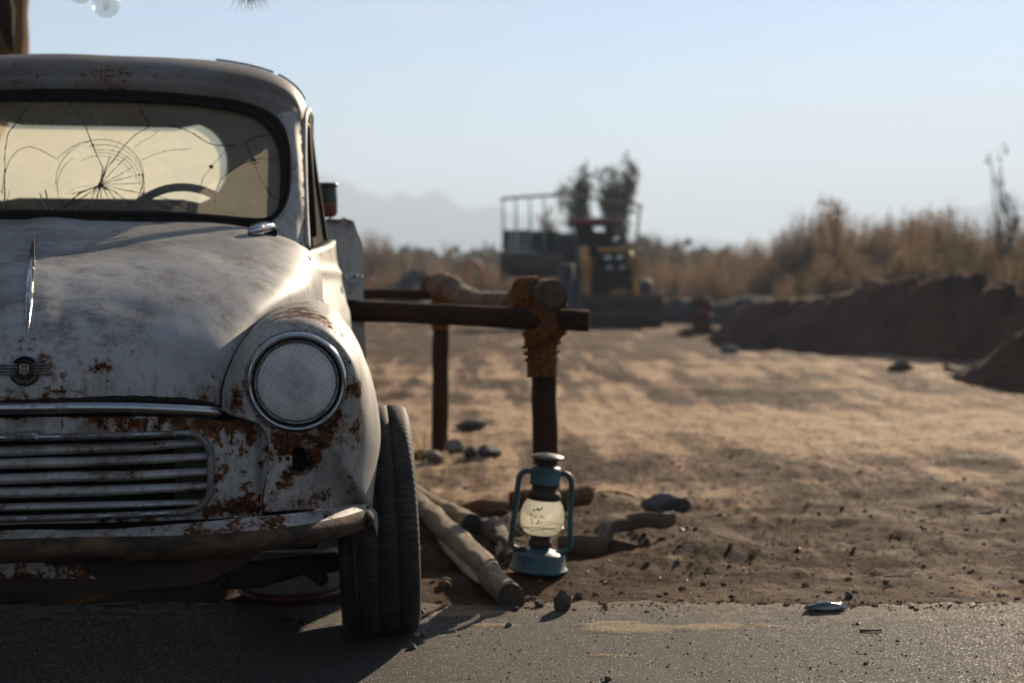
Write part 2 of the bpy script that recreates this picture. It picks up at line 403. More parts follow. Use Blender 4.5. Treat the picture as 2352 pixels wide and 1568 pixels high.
hs=spots2([(115,835,22,.75),(135,862,18,.72),(146,890,17,.72),(60,902,26,.7),(118,905,20,.75),(590,668,14,.78),(600,692,14,.8),(578,690,12,.68),(470,912,22,.6),(515,905,20,.72),(512,930,20,.75),(180,905,24,.62),(45,800,18,.5),(190,840,34,.50),(165,865,34,.46),(330,885,26,.42),(300,800,20,.42),(230,820,40,.42),(590,1,1,0),(250,900,20,.55),(400,905,16,.5),(150,575,14,.6),(180,660,7,.55),(140,885,14,.7),(80,775,12,.5),(30,825,15,.6),(300,915,12,.6),(455,730,18,.38),(640,610,30,.25),(500,560,20,.3),(420,790,30,.38)],lambda x,z:.12+.35*x*x+max(0,z-.80)*1.6)
lip=[]
vv=np.array(v); rv=rustval(v,hs); edge=np.exp(-((vv[:,2]-np.interp(np.abs(vv[:,0]),[0,.4],[Cs[0][2],Ss[0][2]]))/.008)**2)*(vv[:,1]<.3)*.62
rv=np.maximum(rv,edge)
bon=obj('bonnet',v,f,M['paint'],truck,attr={'rust':rv})
# dark edge under the bonnet lip
lipP=[Vector(p)+Vector((0,.012,-.006)) for p in rows[0]]
v,f=tube(lipP,.010,8); obj('bonnet_lip',v,f,M['black'],truck)
# bonnet strip
def bonz(i): return Cs[i]
sp=[]; 
for i in range(NR):
    y,z=Cs[i][1],Cs[i][2]
    if zat(0,.2,782)<z and y<.80: sp.append(Vector((-.085*min(1,max(0,(y-.12)/.65)),y-.004,z+.012)))
sp=[Vector(p) for p in resamp(sp,40)]
rad=[.0085*min(1,.12+k/7)*min(1,.15+(39-k)/18) for k in range(40)]
v,f=tube(sp,rad,12); obj('bonnet_strip',v,f,M['chrome'],truck)
# ---- wing (right hand one in view), round lamp axis
RC=Vector(at(681,875,.17)); RR=.1085
bl=[(508,940,.19),(512,890,.21),(530,840,.26),(560,785,.34),(610,727,.45),(662,702,.58),(704,695,.66),(735,703,.68),(762,720,.67),(806,772,.63),(838,838,.57),(856,900,.52),(866,960,.48),(868,1010,.46),(862,1060,.43),(855,1110,.40),(850,1165,.38),
    (800,1166,.28),(740,1168,.21),(670,1171,.16),(602,1176,.135),(605,1130,.13),(611,1101,.13),(620,1057,.135),(613,1006,.14),(595,975,.15),(560,961,.165),(528,953,.18)]
B=np.array([at(*p) for p in bl])
dense=resamp(np.vstack([crom(B[0:17],200),crom(B[16:21],60)[1:],crom(B[20:28],80)[1:]]),900,closed=True)
ang=np.unwrap(np.arctan2(dense[:,2]-RC.z,dense[:,0]-RC.x))
order=np.argsort(np.mod(ang,2*PI)); am=np.mod(ang,2*PI)[order]; ds=dense[order]
NA=400; NRr=72
aa=np.linspace(0,2*PI,NA,endpoint=False)
bb=np.stack([np.interp(aa,am,ds[:,k],period=2*PI) for k in range(3)],1)
hole=Vector(at(687,1056,.14)); hw,hh=.0185,.029
rows=[];
for k in range(NRr):
    s=k/(NRr-1); row=[]
    for j in range(NA):
        a=aa[j]; b=bb[j]; rx,rz=RC.x+RR*math.cos(a),RC.z+RR*math.sin(a)
        big=min(1,max(0,(b[1]-.18)/.2))
        lat=math.sin(PI/2*s)*big+s*(1-big)
        dep=(1-math.cos(PI/2*s))*big+(s*s*(3-2*s))*(1-big)
        x=rx+(b[0]-rx)*lat; z=rz+(b[2]-rz)*lat; y=.158+(b[1]-.158)*dep
        # lamp pod shoulder then valley towards the outer wing
        an=math.degrees(a); an=an-360 if an>180 else an
        w=math.exp(-((an-18)/36)**2)
        y+=w*(.050*math.exp(-((s-.50)/.11)**2)-.012*math.exp(-((s-.22)/.14)**2))
        w2=math.exp(-((an-105)/42)**2); y+=w2*(-.018*math.exp(-((s-.35)/.2)**2))
        y+=.003*noise.noise(Vector((x*9,z*9,3)))+.0012*noise.noise(Vector((x*34,z*34,9)))
        if s<.97:
            ex,ez=(x-hole.x)/hw,(z-hole.z)/hh; q=(ex**4+ez**4)**.25
            if .8<q<1.25:
                x=hole.x+ex/q*hw; z=hole.z+ez/q*hh
        row.append((x,y,z))
    rows.append(row)
v,f=gridm(rows,wrapu=True)
def cen(q): return np.mean([v[i] for i in q],axis=0)
keep=[]
for q in f:
    c=cen(q); ex,ez=(c[0]-hole.x)/hw,(c[2]-hole.z)/hh
    if ex**4+ez**4>.93 or c[1]>.3: keep.append(q)
f=keep
# rear part of the wing: outer edge carried back to the door, cut by the wheel arch
outer=resamp(crom(B[5:17],120),90)
rows2=[]
for k in range(56):
    s=k/55; row=[]
    for p in outer:
        y=p[1]+(1.20-p[1])*s; 
        x=p[0]+(.012-.05*(p[2]<.7))*s+.015*math.sin(PI*s); z=p[2]+.01*s*(p[2]>.8)
        row.append((x,y,z))
    rows2.append(row)
v2,f2=gridm(rows2)
v2a=np.array(v2); wc=(.62,.29); f2=[q for q in f2 if (lambda c:(c[1]-wc[0])**2+(c[2]-wc[1])**2>.37**2 and not(c[2]<.62 and c[1]>1.18))(v2a[q].mean(axis=0))]
n0=len(v); V=list(v)+list(v2); Fc=f+[[i+n0 for i in q] for q in f2]
ws_=spots([(690,728,46,.78),(650,748,26,.66),(730,742,30,.74),(620,775,24,.5),(600,800,18,.45),(770,770,20,.60),(545,905,20,.72),(560,880,16,.6),(540,935,24,.8),(575,850,14,.5),(535,960,20,.7),
   (640,1000,30,.8),(665,1015,30,.85),(645,1035,22,.75),(700,1000,26,.72),(625,985,22,.66),(765,965,26,.86),(750,990,24,.88),(738,1015,20,.9),(725,1040,18,.88),(715,1062,14,.75),(655,1095,18,.92),(638,1113,16,.9),(622,1130,16,.86),(675,1075,16,.8),(610,1150,18,.9),(700,1100,9,.7),
   (608,1165,20,.85),(640,1163,14,.6),(690,1165,18,.55),(760,1150,26,.8),(800,1140,26,.9),(830,1150,24,.9),(775,1165,30,.8),(735,1162,26,.66),(820,885,16,.62),(828,905,14,.6),(820,965,12,.7),(818,985,12,.62),(835,1010,20,.5),(822,940,10,.55),(790,905,14,.58),(845,960,16,.5),(780,1010,16,.5),
   (770,1050,16,.48),(740,1075,14,.45),(815,1040,14,.45),(700,1135,9,.5),(790,960,14,.55),(760,800,16,.6),(785,830,14,.55),(600,965,14,.7),(615,1045,8,.7),(720,1110,12,.4),(835,1080,16,.45),(800,1090,16,.4),(850,1130,14,.6)],lambda x,z:.16+max(0,z-.74)*1.5)
ws_+=streaks([([(778,945),(765,968),(748,1000),(735,1025),(722,1050),(712,1075)],9,1.0),([(690,1078),(665,1090),(645,1108),(622,1130),(606,1142)],8,1.05),([(700,1085),(690,1110),(683,1128)],4,.9),([(655,985),(662,1010),(660,1035)],8,.95),([(600,960),(625,985),(650,1000)],7,.9),([(545,885),(537,915),(528,950)],6,.95),([(832,900),(826,930),(822,965),(818,1000)],5,.85),([(640,745),(680,728),(720,728),(755,748)],10,.95),([(612,780),(590,815),(572,850),(560,890)],4,.85),([(760,1158),(800,1148),(835,1150)],8,1.0),([(608,1060),(612,1100),(606,1150)],4,.9),([(850,1000),(848,1050),(845,1100)],4,.8),([(730,985),(745,960),(775,935)],6,.9)],lambda x,z:.16+max(0,z-.74)*1.5)
rv=rustval(V,ws_)
Va=np.array(V); 
# seam edges rust a little
inner=np.array([np.min(np.linalg.norm(dense[::6][:, [0,2]]-p[[0,2]],axis=1)) for p in Va[:NA*NRr]])
rv[:NA*NRr]=np.maximum(rv[:NA*NRr],.50*np.exp(-(inner/.006)**2))
rv[NA*NRr:]=np.maximum(rv[NA*NRr:],.30)
MBw=obj('front_wing',V,Fc,M['paint_wing'],truck,attr={'rust':rv})
m_=MB(); m_.add(*tube([Vector(p)+Vector((-.001,-.002,.001)) for p in resamp(crom(Sp[:6],60),60)],.0028,6)); m_.obj('bonnet_seam',M['rubber'],truck); m_=MB(); m_.add(*tube([Vector(p)+Vector((0,-.0015,0)) for p in crom(B[20:28],60)],.0022,6)); m_.obj('panel_seam',M['rustm'],truck)
obj('front_wing',mirx(V),[q[::-1] for q in Fc],M['paint_wing'],truck,attr={'rust':rv})
sol=MBw.modifiers.new('sol','SOLIDIFY'); sol.thickness=.004; sol.offset=-1
# dark pocket behind the lamp opening, two screw holes
def hollow(m):
    o=MB()
    pts=[(hole.x+hw*1.25*math.copysign(abs(math.cos(a))**.5,math.cos(a)),hole.z+hh*1.2*math.copysign(abs(math.sin(a))**.5,math.sin(a))) for a in np.linspace(0,2*PI,40,endpoint=False)]
    o.add(*gridm([[(x,.152,z) for x,z in pts],[(x,.24,z) for x,z in pts],[(hole.x,.242,hole.z)]*1*1 and [(hole.x+(x-hole.x)*.02,.242,hole.z+(z-hole.z)*.02) for x,z in pts]],wrapu=True))
    return o
o=hollow(0); o.obj('sidelight_opening',M['black'],truck); obj('sidelight_opening',mirx(o.v),[q[::-1] for q in o.f],M['black'],truck)
for px,py in((661,1053),(712,1048)):
    c=at(px,py,.147); vv_,ff=lathe([(.0,-.004),(.0045,-.004),(.0045,.004),(0,.004)],12,c,'y'); obj('screw_hole',vv_,ff,M['black'],truck); obj('screw_hole',mirx(vv_),ff,M['black'],truck)
# ---- headlights
def headlight(sx):
    c=Vector((RC.x*sx,.15,RC.z)); h=thing('headlight',c,None,None); h.parent=truck; h.location=c
    pr=[(.094,-.010),(.0985,-.022),(.104,-.024),(.1085,-.016),(.1125,.000),(.1145,.012),(.1145,.022)]
    v,f=lathe(crom(np.array(pr),18),72,c,'y'); obj('headlight_bezel',v,f,M['chrome'],h)
    v,f=lathe([(.094,-.010),(.0955,.012),(.0925,.02)],64,c,'y'); obj('bezel_gap',v,f,M['black'],h)
    pr=[(.0935,.000),(.0925,-.012),(.0895,-.0155),(.0865,-.012),(.0855,-.006)]
    v,f=lathe(crom(np.array(pr),14),72,c,'y'); obj('retaining_ring',v,f,M['chrome_dull'],h)
    pr=[(.0862,-.008),(.083,-.014),(.07,-.021),(.05,-.0275),(.025,-.0315),(.0005,-.0325)]
    v,f=lathe(crom(np.array(pr),16),64,c,'y'); obj('headlight_lens',v,f,M['lens'],h)
    pr=[(.0855,.0)]+[(.0855*math.sqrt(q),.075-.075*q) for q in (.95,.85,.7,.5,.35,.2,.1,.04,.001)]
    v,f=lathe(pr,56,c,'y'); obj('headlight_reflector',v,f,M['reflector'],h)
    m=MB(); m.add(*lathe([(.0,.0),(.012,.002),(.0155,.014),(.0155,.03),(.0,.032)],24,c,'y')); m.add(*lathe([(.045,.002),(.053,-.004),(.054,.004),(.046,.010),(.045,.002)],40,c,'y')); m.add(*box((c.x,c.y-.01,c.z),(.03,.01,.018),.003))
    m.obj('bulb_shield',M['black'],h)
    return h
headlight(1); headlight(-1)
# ---- front panel with grille opening
def Yp(x,z): return .100+.28*x*x+.10*abs(z-.52)**2
gx=abs(at(484,1090,Yp)[0]); gz1=at(300,998,Yp)[2]; gz0=at(300,1181,Yp)[2]; gcz=(gz0+gz1)/2; gh=(gz1-gz0)/2
def superell(a,w,h,r):
    # rounded rectangle by angle
    ca,sa=math.cos(a),math.sin(a); k=min(w/abs(ca) if abs(ca)>1e-6 else 9,h/abs(sa) if abs(sa)>1e-6 else 9); x,z=k*ca,k*sa
    if abs(x)>w-r and abs(z)>h-r:
        cx,cz=math.copysign(w-r,x),math.copysign(h-r,z)
        bq=-2*(cx*ca+cz*sa); cq=cx*cx+cz*cz-r*r; k=(-bq+math.sqrt(max(bq*bq-4*cq,0)))/2; x,z=k*ca,k*sa
    return x,z
pt=[at(x,y,lambda a,b:Yp(a,b)) for x,y in [(300,955),(420,958),(520,966),(560,963),(597,977),(615,1008),(622,1057),(613,1101),(606,1130),(602,1185)]]
half=[(0,.10,pt[0][2]+.002)]+pt+[(pt[-1][0]*.6,.1,zat(.3,.12,1195)),(0,.1,zat(0,.1,1203))]
half=np.array(half); outl=np.vstack([half,half[::-1]*np.array([-1,1,1])]); outl=resamp(outl,1200,closed=True)
oa=np.mod(np.arctan2(outl[:,2]-gcz,outl[:,0]),2*PI); od=np.argsort(oa)
# sample by spreading angles evenly along the opening outline
circ=[]; 
for a in np.linspace(0,2*PI,4000,endpoint=False): circ.append((*superell(a,gx,gh,.055),a))
circ=np.array(circ); cs=resamp(circ[:,:2],360,closed=True); ca=np.mod(np.arctan2(cs[:,1],cs[:,0]),2*PI)
rows=[]
for k in range(40):
    s=k/39; row=[]
    for j in range(360):
        ox=np.interp(ca[j],oa[od],outl[od][:,0],period=2*PI); oz=np.interp(ca[j],oa[od],outl[od][:,2],period=2*PI)-gcz
        x=cs[j][0]+(ox-cs[j][0])*s; z=cs[j][1]+(oz-cs[j][1])*s
        y=Yp(x,z+gcz)+.0025*noise.noise(Vector((x*12,z*12,0)))+(.012*(1-s/.06) if s<.06 else 0)
        # pressed step left of the wing seam
        y+=.007*math.exp(-((abs(x)-pt[-1][0]-.0)/.010)**2)
        row.append((x,y,z+gcz))
    rows.append(row)
v,f=gridm(rows,wrapu=True)
ps=spots([(330,965,22,.78),(370,968,26,.85),(410,972,30,.9),(450,968,30,.9),(490,972,30,.92),(530,968,30,.92),(560,975,24,.86),(195,985,18,.7),(235,975,24,.8),(270,985,20,.8),(290,970,24,.6),(50,958,16,.5),(140,960,18,.55),(580,1000,16,.8),(545,1018,14,.78),(552,1040,12,.78),(505,1015,14,.75),(520,1042,12,.7),(478,985,18,.8),(515,1075,14,.6),
  (500,1092,12,.55),(560,1080,10,.55),(570,1110,12,.72),(575,1135,12,.72),(560,1120,10,.68),(490,1130,10,.45),(575,1165,26,.9),(540,1172,22,.9),(505,1172,20,.88),(475,1180,18,.8),(600,1150,18,.8),(600,1060,10,.5),(230,1198,26,.6),(280,1196,20,.55),(105,1210,14,.55),(20,1200,14,.4),(45,1205,12,.5),(340,1195,20,.45),(170,1205,20,.4),(420,1190,20,.4),(615,1030,12,.6),(480,1030,12,.6),(495,1060,10,.5)],Yp)
ps+=streaks([([(200,958),(300,960),(400,960),(500,962),(590,975)],5,.98),([(556,1005),(552,1030),(560,1050)],5,1.0),([(556,1110),(572,1135),(575,1160)],5,1.0),([(470,1172),(520,1168),(570,1160)],7,1.0),([(490,985),(500,1000),(490,1020)],5,.95),([(535,1000),(528,1020),(538,1040)],4,.95),([(220,1188),(300,1190),(400,1186)],3,.85),([(510,1070),(540,1080)],3,.9)],Yp)
rv=rustval(v,ps); va=np.array(v); ed=np.exp(-((va[:,2]-np.interp(np.abs(va[:,0]),half[:4,0],half[:4,2]))/.006)**2)*(np.abs(va[:,0])<.44)*.62
rv=np.maximum(rv,ed)
obj('front_panel',v,f,M['paint'],truck,attr={'rust':rv})
# ---- chrome trim under the bonnet lip
tp=[at(x,y,Yy) for x,y,Yy in [(505,948,.175),(470,944,.155),(400,940,.135),(300,936,.115),(180,935,.10)]]+[(0,.092,zat(0,.1,936))]
tp=tp+[(-p[0],p[1],p[2]) for p in tp[:-1][::-1]]
tp=resamp(crom(tp,80),80)
v,f=tube([Vector((p[0],p[1]-.004,p[2])) for p in tp],.0125,14,flat=1.0)
v=[(p[0],p[1]*.6+.4*.11 if False else p[1],p[2]) for p in v]
obj('bonnet_trim',v,f,M['chrome'],truck)
# ---- grille surround, slats, things behind
fr=[Vector((x,Yp(x,z+gcz)-.006,z+gcz)) for x,z in cs[::2]]
v,f=tube(fr,.0075,12,closed=True); obj('grille_frame',v,f,M['chrome_dull'],truck)
m=MB(); c=at(64,999,Yp); m.add(*box((c[0],c[1]-.007,c[2]),(.046,.017,.0175),.003)); m.obj('frame_clip',M['chrome_dull'],truck)
slp=[(1035,1018),(1064,1052),(1099,1087),(1132,1120),(1166,1157)]
for k,(yl,yr) in enumerate(slp):
    zl=zat(0.05,.11,yl); zr=at(462,yr,Yp)[2]; rr=gx-.004 if k not in(4,) else gx-.018
    rows=[]
    for i in range(91):
        x=-rr+2*rr*i/90; u=abs(x)/rr; zz=zl+(zr-zl)*u**1.7+.0022*noise.noise(Vector((x*7,k*9.1,0)))
        y0=Yp(x,zz)+.004; w=(.0165-.004*u**2)*(.72 if k==4 else 1)
        row=[(x,y0+.022,zz-w*.55)]
        for q in range(9):
            a=-.5+q/8; row.append((x,y0+.010*(a*2)**2+(.006 if a<0 else 0)*abs(a),zz+w*1.05*a*1.15))
        row.append((x,y0+.026,zz+w*.70)); rows.append(row)
    v,f=gridm(rows); rs=np.abs(np.array(v)[:,2]-zl)*0+.24
    obj('grille_slat',v,f,M['paint'],truck,attr={'rust':rs})
m=MB(); m.add(*box((0,.42,.50),(.84,.02,.50))); m.add(*box((.13,.20,.5),(.003,.02,.30))); m.obj('radiator',M['black'],truck)
OLV=m_simple('dusty_olive_plate',(.16,.14,.10),(.08,.065,.045),.9,12)
for s_ in(1,-1):
    m=MB(); m.add(*box((.335*s_,.20,.51),(.085,.02,.24))); m.obj('stay_plate',OLV,truck)
# ---- badge
bc=Vector(at(60,845,.115)); bc.y=.10; bd=thing('badge',bc,None,None); bd.parent=truck; bd.location=bc; del bd
bdo=bpy.data.objects['badge']
yb=bc.y; P_=1/1070.0
def disc(cx,cz,r0,r1,y0,y1,n=48):
    return lathe([(r0,y1),(r0,y0+.001),((r0+r1)/2,y0),(r1,y0+.001),(r1,y1)],n,(cx,0,cz),'y')
m=MB(); m.add(*lathe([(.0285,yb+.004),(.0285,yb-.003),(.0268,yb-.005),(.0255,yb-.003),(.0255,yb-.001),(.0,yb-.001)],56,(bc.x,0,bc.z-.002),'y'))
m.obj('badge_disc',m_simple('blue_badge_enamel',(.03,.07,.16),(.015,.03,.07),.3,20,.3,.1),bdo)
for s in(-1,1):
    m=MB()
    for k in range(4):
        z=bc.z+.0085-.0062*k; L=.0545-.0018*k
        m.add(*tube([Vector((bc.x+s*.014,yb-.007,z)),Vector((bc.x+s*L,yb-.005,z))],.0026,8))
    m.add(*box((bc.x+s*.033,yb-.0035,bc.z-.0008),(.040,.003,.024),.001))
    m.obj('badge_wing',M['chrome_dull'],bdo)
m=MB(); m.add(*lathe([(.0195,yb),(.0195,yb-.009),(.0185,yb-.0105),(.0172,yb-.009),(.0168,yb-.006),(0,yb-.0055)],48,(bc.x,0,bc.z-.001),'y')); m.obj('badge_ring',M['rustm'],bdo)
sh=[(-.0115,.0085),(-.009,.0092),(-.006,.0105),(0,.0122),(.006,.0105),(.009,.0092),(.0115,.0085),(.0105,.003),(.0115,-.003),(.011,-.009),(.006,-.0115),(0,-.0145),(-.006,-.0115),(-.011,-.009),(-.0115,-.003),(-.0105,.003)]
m=MB(); n=len(sh); m.add([(bc.x+x,yb-.0085,bc.z+z) for x,z in sh]+[(bc.x+x*.9,yb-.0100,bc.z+z*.9) for x,z in sh],[[i,(i+1)%n,n+(i+1)%n,n+i] for i in range(n)]+[list(range(n,2*n))]); m.obj('badge_shield',M['chrome'],bdo,smooth=False)
m=MB() # little standing ox above wavy lines
ox=[(-.006,.0055),(-.0045,.0072),(.004,.0068),(.0062,.0078),(.0068,.0058),(.005,.0045),(.0048,.0012),(.0038,.0012),(.0036,.0036),(-.0032,.0036),(-.0036,.0012),(-.0048,.0012),(-.0048,.0042)]
m.add([(bc.x+x,yb-.0106,bc.z+z) for x,z in ox],[list(range(len(ox)))])
for k in range(3):
    z=bc.z-.0018-.0024*k; m.add(*tube([Vector((bc.x-.0085+.017*i/12,yb-.0105,z+.0005*math.sin(i*1.6))) for i in range(13)],.00045,6))
m.obj('shield_emblem',m_simple('shield_relief',(.05,.045,.04),None,.6),bdo,smooth=False)
# lettering
def letter(ch,pos,rot,size,mat,parent,extr=.0006,rx=PI/2):
    cu=bpy.data.curves.new('t','FONT'); cu.body=ch; cu.size=size; cu.align_x='CENTER'; cu.align_y='CENTER'; cu.extrude=extr; cu.offset=size*.012
    t=bpy.data.objects.new('t',cu); C.objects.link(t); bpy.context.view_layer.update()
    me=bpy.data.meshes.new_from_object(t.evaluated_get(bpy.context.evaluated_depsgraph_get())); 
    Mx=Matrix.Rotation(rot,3,'Y')@Matrix.Rotation(rx,3,'X')
    v=[tuple(Mx@p.co+Vector(pos)) for p in me.vertices]; f=[list(p.vertices) for p in me.polygons]
    bpy.data.objects.remove(t); bpy.data.curves.remove(cu); bpy.data.meshes.remove(me); return v,f
m=MB(); word='MORRIS'; angs=[-50,-31,-10,11,31,48]
for ch,a in zip(word,angs):
    a=R(a); rr=.0255 if ch!='x' else 0
    s=.0098 if not(a>R(-15) and a<R(-5)) else .0045
    p=(bc.x+rr*math.sin(a),yb-.0068,bc.z-.0045-rr*math.cos(a)); m.add(*letter(ch,p,-a,s,None,None))
m.obj('badge_lettering',M['capm'],bdo,smooth=False)
m=MB() # crescent carrying the letters
rows=[]
for i in range(33):
    a=R(-68+136*i/32); rows.append([(bc.x+r*math.sin(a),yb-.0035-(.0015 if 0<k<3 else 0),bc.z-.0045-r*math.cos(a)) for k,r in enumerate((.0185,.0195,.0315,.0325))])
m.add(*gridm(rows)); m.obj('badge_crescent',m_simple('crescent_enamel',(.05,.055,.06),(.10,.06,.04),.4,30,.4,.1),bdo)
# ---- bumper: white painted ledge, rusty face, loose lower plates
tx=[( -0.02,1226),(249,1222),(459,1209),(600,1197),(700,1190),(780,1178),(838,1170)]
def bY(x): return -.045+.16*x*x+ (max(0,abs(x)-.45)**2)*2.6
top=[]; 
for px,py in [(249,1219),(459,1200),(600,1186),(700,1176),(790,1165),(848,1160)]: top.append(at(px,py,lambda x,z:bY(x)+.06))
low=[]
for px,py in [(249,1232),(459,1227),(600,1217),(700,1204),(790,1185),(838,1172)]: low.append(at(px,py,lambda x,z:bY(x)))
bot=[]
for px,py in [(249,1290),(459,1280),(600,1266),(700,1254),(790,1232),(838,1214)]: bot.append(at(px,py,lambda x,z:bY(x)+.015))
def sym(L,y0py,Y0):
    L=[(0,Y0,zat(0,Y0,y0py))]+L; return L
top=crom(sym(top,1222,.015),70); low=crom(sym(low,1236,-.045),70); bot=crom(sym(bot,1292,-.03),70)
rows=[]
for i in range(70):
    a,b=Vector(top[i]),Vector(low[i]); row=[]
    for k in range(12):
        s=k/11; p=a.lerp(b,s); p.z+=.006*math.sin(PI*s)+(.0035 if .18<s<.3 else 0)-.002*noise.noise(Vector((p.x*8,s*3,2))); row.append(p)
    rows.append(row)
v,f=gridm(rows); mm=both(v,f); rs=spots([(300,1226,50,.5),(380,1222,40,.55),(460,1216,50,.6),(540,1208,50,.62),(620,1200,50,.62),(700,1190,40,.6),(760,1180,30,.45),(250,1226,40,.45),(100,1228,40,.35)],lambda x,z:bY(x)+.02)
va=np.array(mm.v); rv=np.maximum(rustval(mm.v,rs),.36)
mm.obj('bumper_ledge',M['paint'],truck,attr={'rust':rv})
rows=[]
for i in range(70):
    a,b=Vector(low[i]),Vector(bot[i]); row=[a+Vector((0,.004,.001))]
    for k in range(14):
        s=k/13; p=a.lerp(b,s); p.y-=.022*math.sin(PI*s)**.8; p.y+=.002*noise.noise(Vector((p.x*10,s*2,7))); row.append(p)
    row.append(b+Vector((0,.03,.004))); rows.append(row)
# rounded end
e=len(rows)
for q in range(1,9):
    a=q/8*PI/2; row=[]
    cz=(low[-1][2]+bot[-1][2])/2
    for k,p in enumerate(rows[69]):
        p=Vector(p); row.append(Vector((p.x+.022*math.sin(a),p.y+.03*(1-math.cos(a)),cz+(p.z-cz)*max(.02,math.cos(a)**.6))))
    rows.append(row)
v,f=gridm(rows); both(v,f).obj('bumper',M['bumper'],truck)
# curled end of the wing valance
cu=[]
for i,(px,py) in enumerate([(800,1163),(830,1160),(852,1163),(866,1178),(872,1200),(868,1228)]): cu.append(at(px,py,.30+.012*i))
cu2=[]
for i,(px,py) in enumerate([(800,1178),(826,1172),(842,1176),(850,1190),(858,1207),(866,1227)]): cu2.append(at(px,py,.27+.012*i))
a,b=crom(cu,24),crom(cu2,24); rows=[[tuple(a[i]+(b[i]-a[i])*k/5+np.array([0,-.010*math.sin(PI*k/5),0])) for k in range(6)] for i in range(24)]
v,f=gridm(rows)
for v_ in(v,mirx(v)):
    o=obj('valance_end',v_,f,M['paint_wing'],truck,attr={'rust':[.3]*len(v_)}); so=o.modifiers.new('s','SOLIDIFY'); so.thickness=.004
# lower plates
def plate(name,pts,Y,th,mat,**k):
    P=[at(x,y,Y) for x,y in pts]; n=len(P); v=[tuple(p) for p in P]+[(p[0],p[1]+th,p[2]) for p in P]
    f=[list(range(n)),list(range(n,2*n))[::-1]]+[[i,(i+1)%n,n+(i+1)%n,n+i] for i in range(n)]
    return obj(name,v,f,mat,truck,smooth=False,**k)
lp=m_simple('rusty_lower_plate',(.035,.020,.014),(.07,.035,.018),.9,10)
plate('lower_valance',[(-700,1280),(250,1280),(430,1277),(600,1262),(560,1300),(470,1335),(430,1345),(410,1345),(330,1352),(270,1356),(0,1360),(-700,1362)],.06,.012,lp)
mm=plate('peeling_panel',[(-80,1292),(0,1290),(90,1289),(108,1296),(190,1300),(204,1318),(222,1329),(120,1327),(-80,1329)],.048,.004,M['paint']); mm.data.attributes.new('rust','FLOAT','POINT').data.foreach_set('value',[.62]*len(mm.data.vertices))
plate('slot',[(278,1282),(425,1280),(426,1293),(278,1294)],.054,.004,M['black'])
plate('tow_bracket',[(300,1352),(345,1356),(440,1352),(444,1325),(456,1325),(452,1380),(330,1378)],.10,.03,M['black'])
m=MB(); cpts=[at(x,y,.04) for x,y in [(155,1382),(180,1382),(205,1377),(225,1372),(240,1366)]]
for i in range(12):
    p=crom(cpts,12)[i]; m.add(*lathe([(.004,-.003),(.007,0),(.004,.003),(.004,-.003)],10,tuple(p),'yz'[i%2]))
m.obj('chain',M['rope'],truck)
m=MB(); m.add(*box((0,.62,.27),(1.26,.10,.09),.02)); m.add(*box((0,.35,.33),(.9,.06,.05),.01)); m.add(*box((.45,.55,.30),(.10,.5,.05),.015)); m.add(*box((-.45,.55,.30),(.10,.5,.05),.015)); m.add(*box((0,.9,.36),(.5,.8,.22),.05))
m.add(*tube([at(520,1320,.45),at(600,1318,.5),at(690,1298,.55),at(770,1290,.6)],[.035,.034,.026,.026],10)); m.add(*tube([at(690,1290,.52),at(722,1310,.52),at(742,1334,.54)],[.022,.022,.016],10))
m.obj('front_axle',M['black'],truck)
# ---- windscreen
def Yg(x,z): return 1.14+.60*(z-1.05)+.26*x*x
SO=[(300,513),(430,514),(560,521),(612,514),(645,490),(664,450),(671,395),(669,335),(656,295),(628,262),(585,241),(520,226),(402,213),(304,207)]
SI=[(300,484),(400,486),(500,493),(585,500),(618,497),(636,480),(643,450),(645,400),(640,345),(625,310),(598,282),(555,262),(450,245),(304,237)]
so=np.array([at(x,y,Yg) for x,y in SO]); si=np.array([at(x,y,Yg) for x,y in SI])
def fullring(P):
    P=crom(P,90); a=P.copy(); a[0,0]=a[-1,0]=0 if False else a[0,0]
    L=[(0,Yg(0,a[0][2]),a[0][2])]+[tuple(q) for q in a if q[0]>.02]+[(0,Yg(0,a[-1][2]),a[-1][2])]
    Lm=[(-q[0],q[1],q[2]) for q in L[1:-1]][::-1]
    return resamp(np.array(L+Lm),240,closed=True)
ro,ri=fullring(so),fullring(si)
zmid=(ri[:,2].max()+ri[:,2].min())/2
rows=[]
for k,(s,off) in enumerate([(-.10,.016),(0,-.004),(.12,-.018),(.35,-.016),(.5,-.006),(.62,-.014),(.85,-.013),(1.0,-.004),(1.03,.016)]):
    rows.append([tuple(ro[j]+(ri[j]-ro[j])*s+np.array([0,off+.0015*noise.noise(Vector(tuple(ro[j]*30))),0])) for j in range(240)])
v,f=gridm(rows,wrapu=True); obj('windscreen_seal',v,f,M['rubber'],truck)
rows=[]
for k in range(16):
    s=k/15; row=[]
    for j in range(240):
        x=ri[j][0]*(1-s); z=zmid+(ri[j][2]-zmid)*(1-s); row.append((x,Yg(x,z)+.004,z))
    rows.append(row)
v,f=gridm(rows,wrapu=True); ws=obj('windscreen',v,f,M['windscreen'],truck)
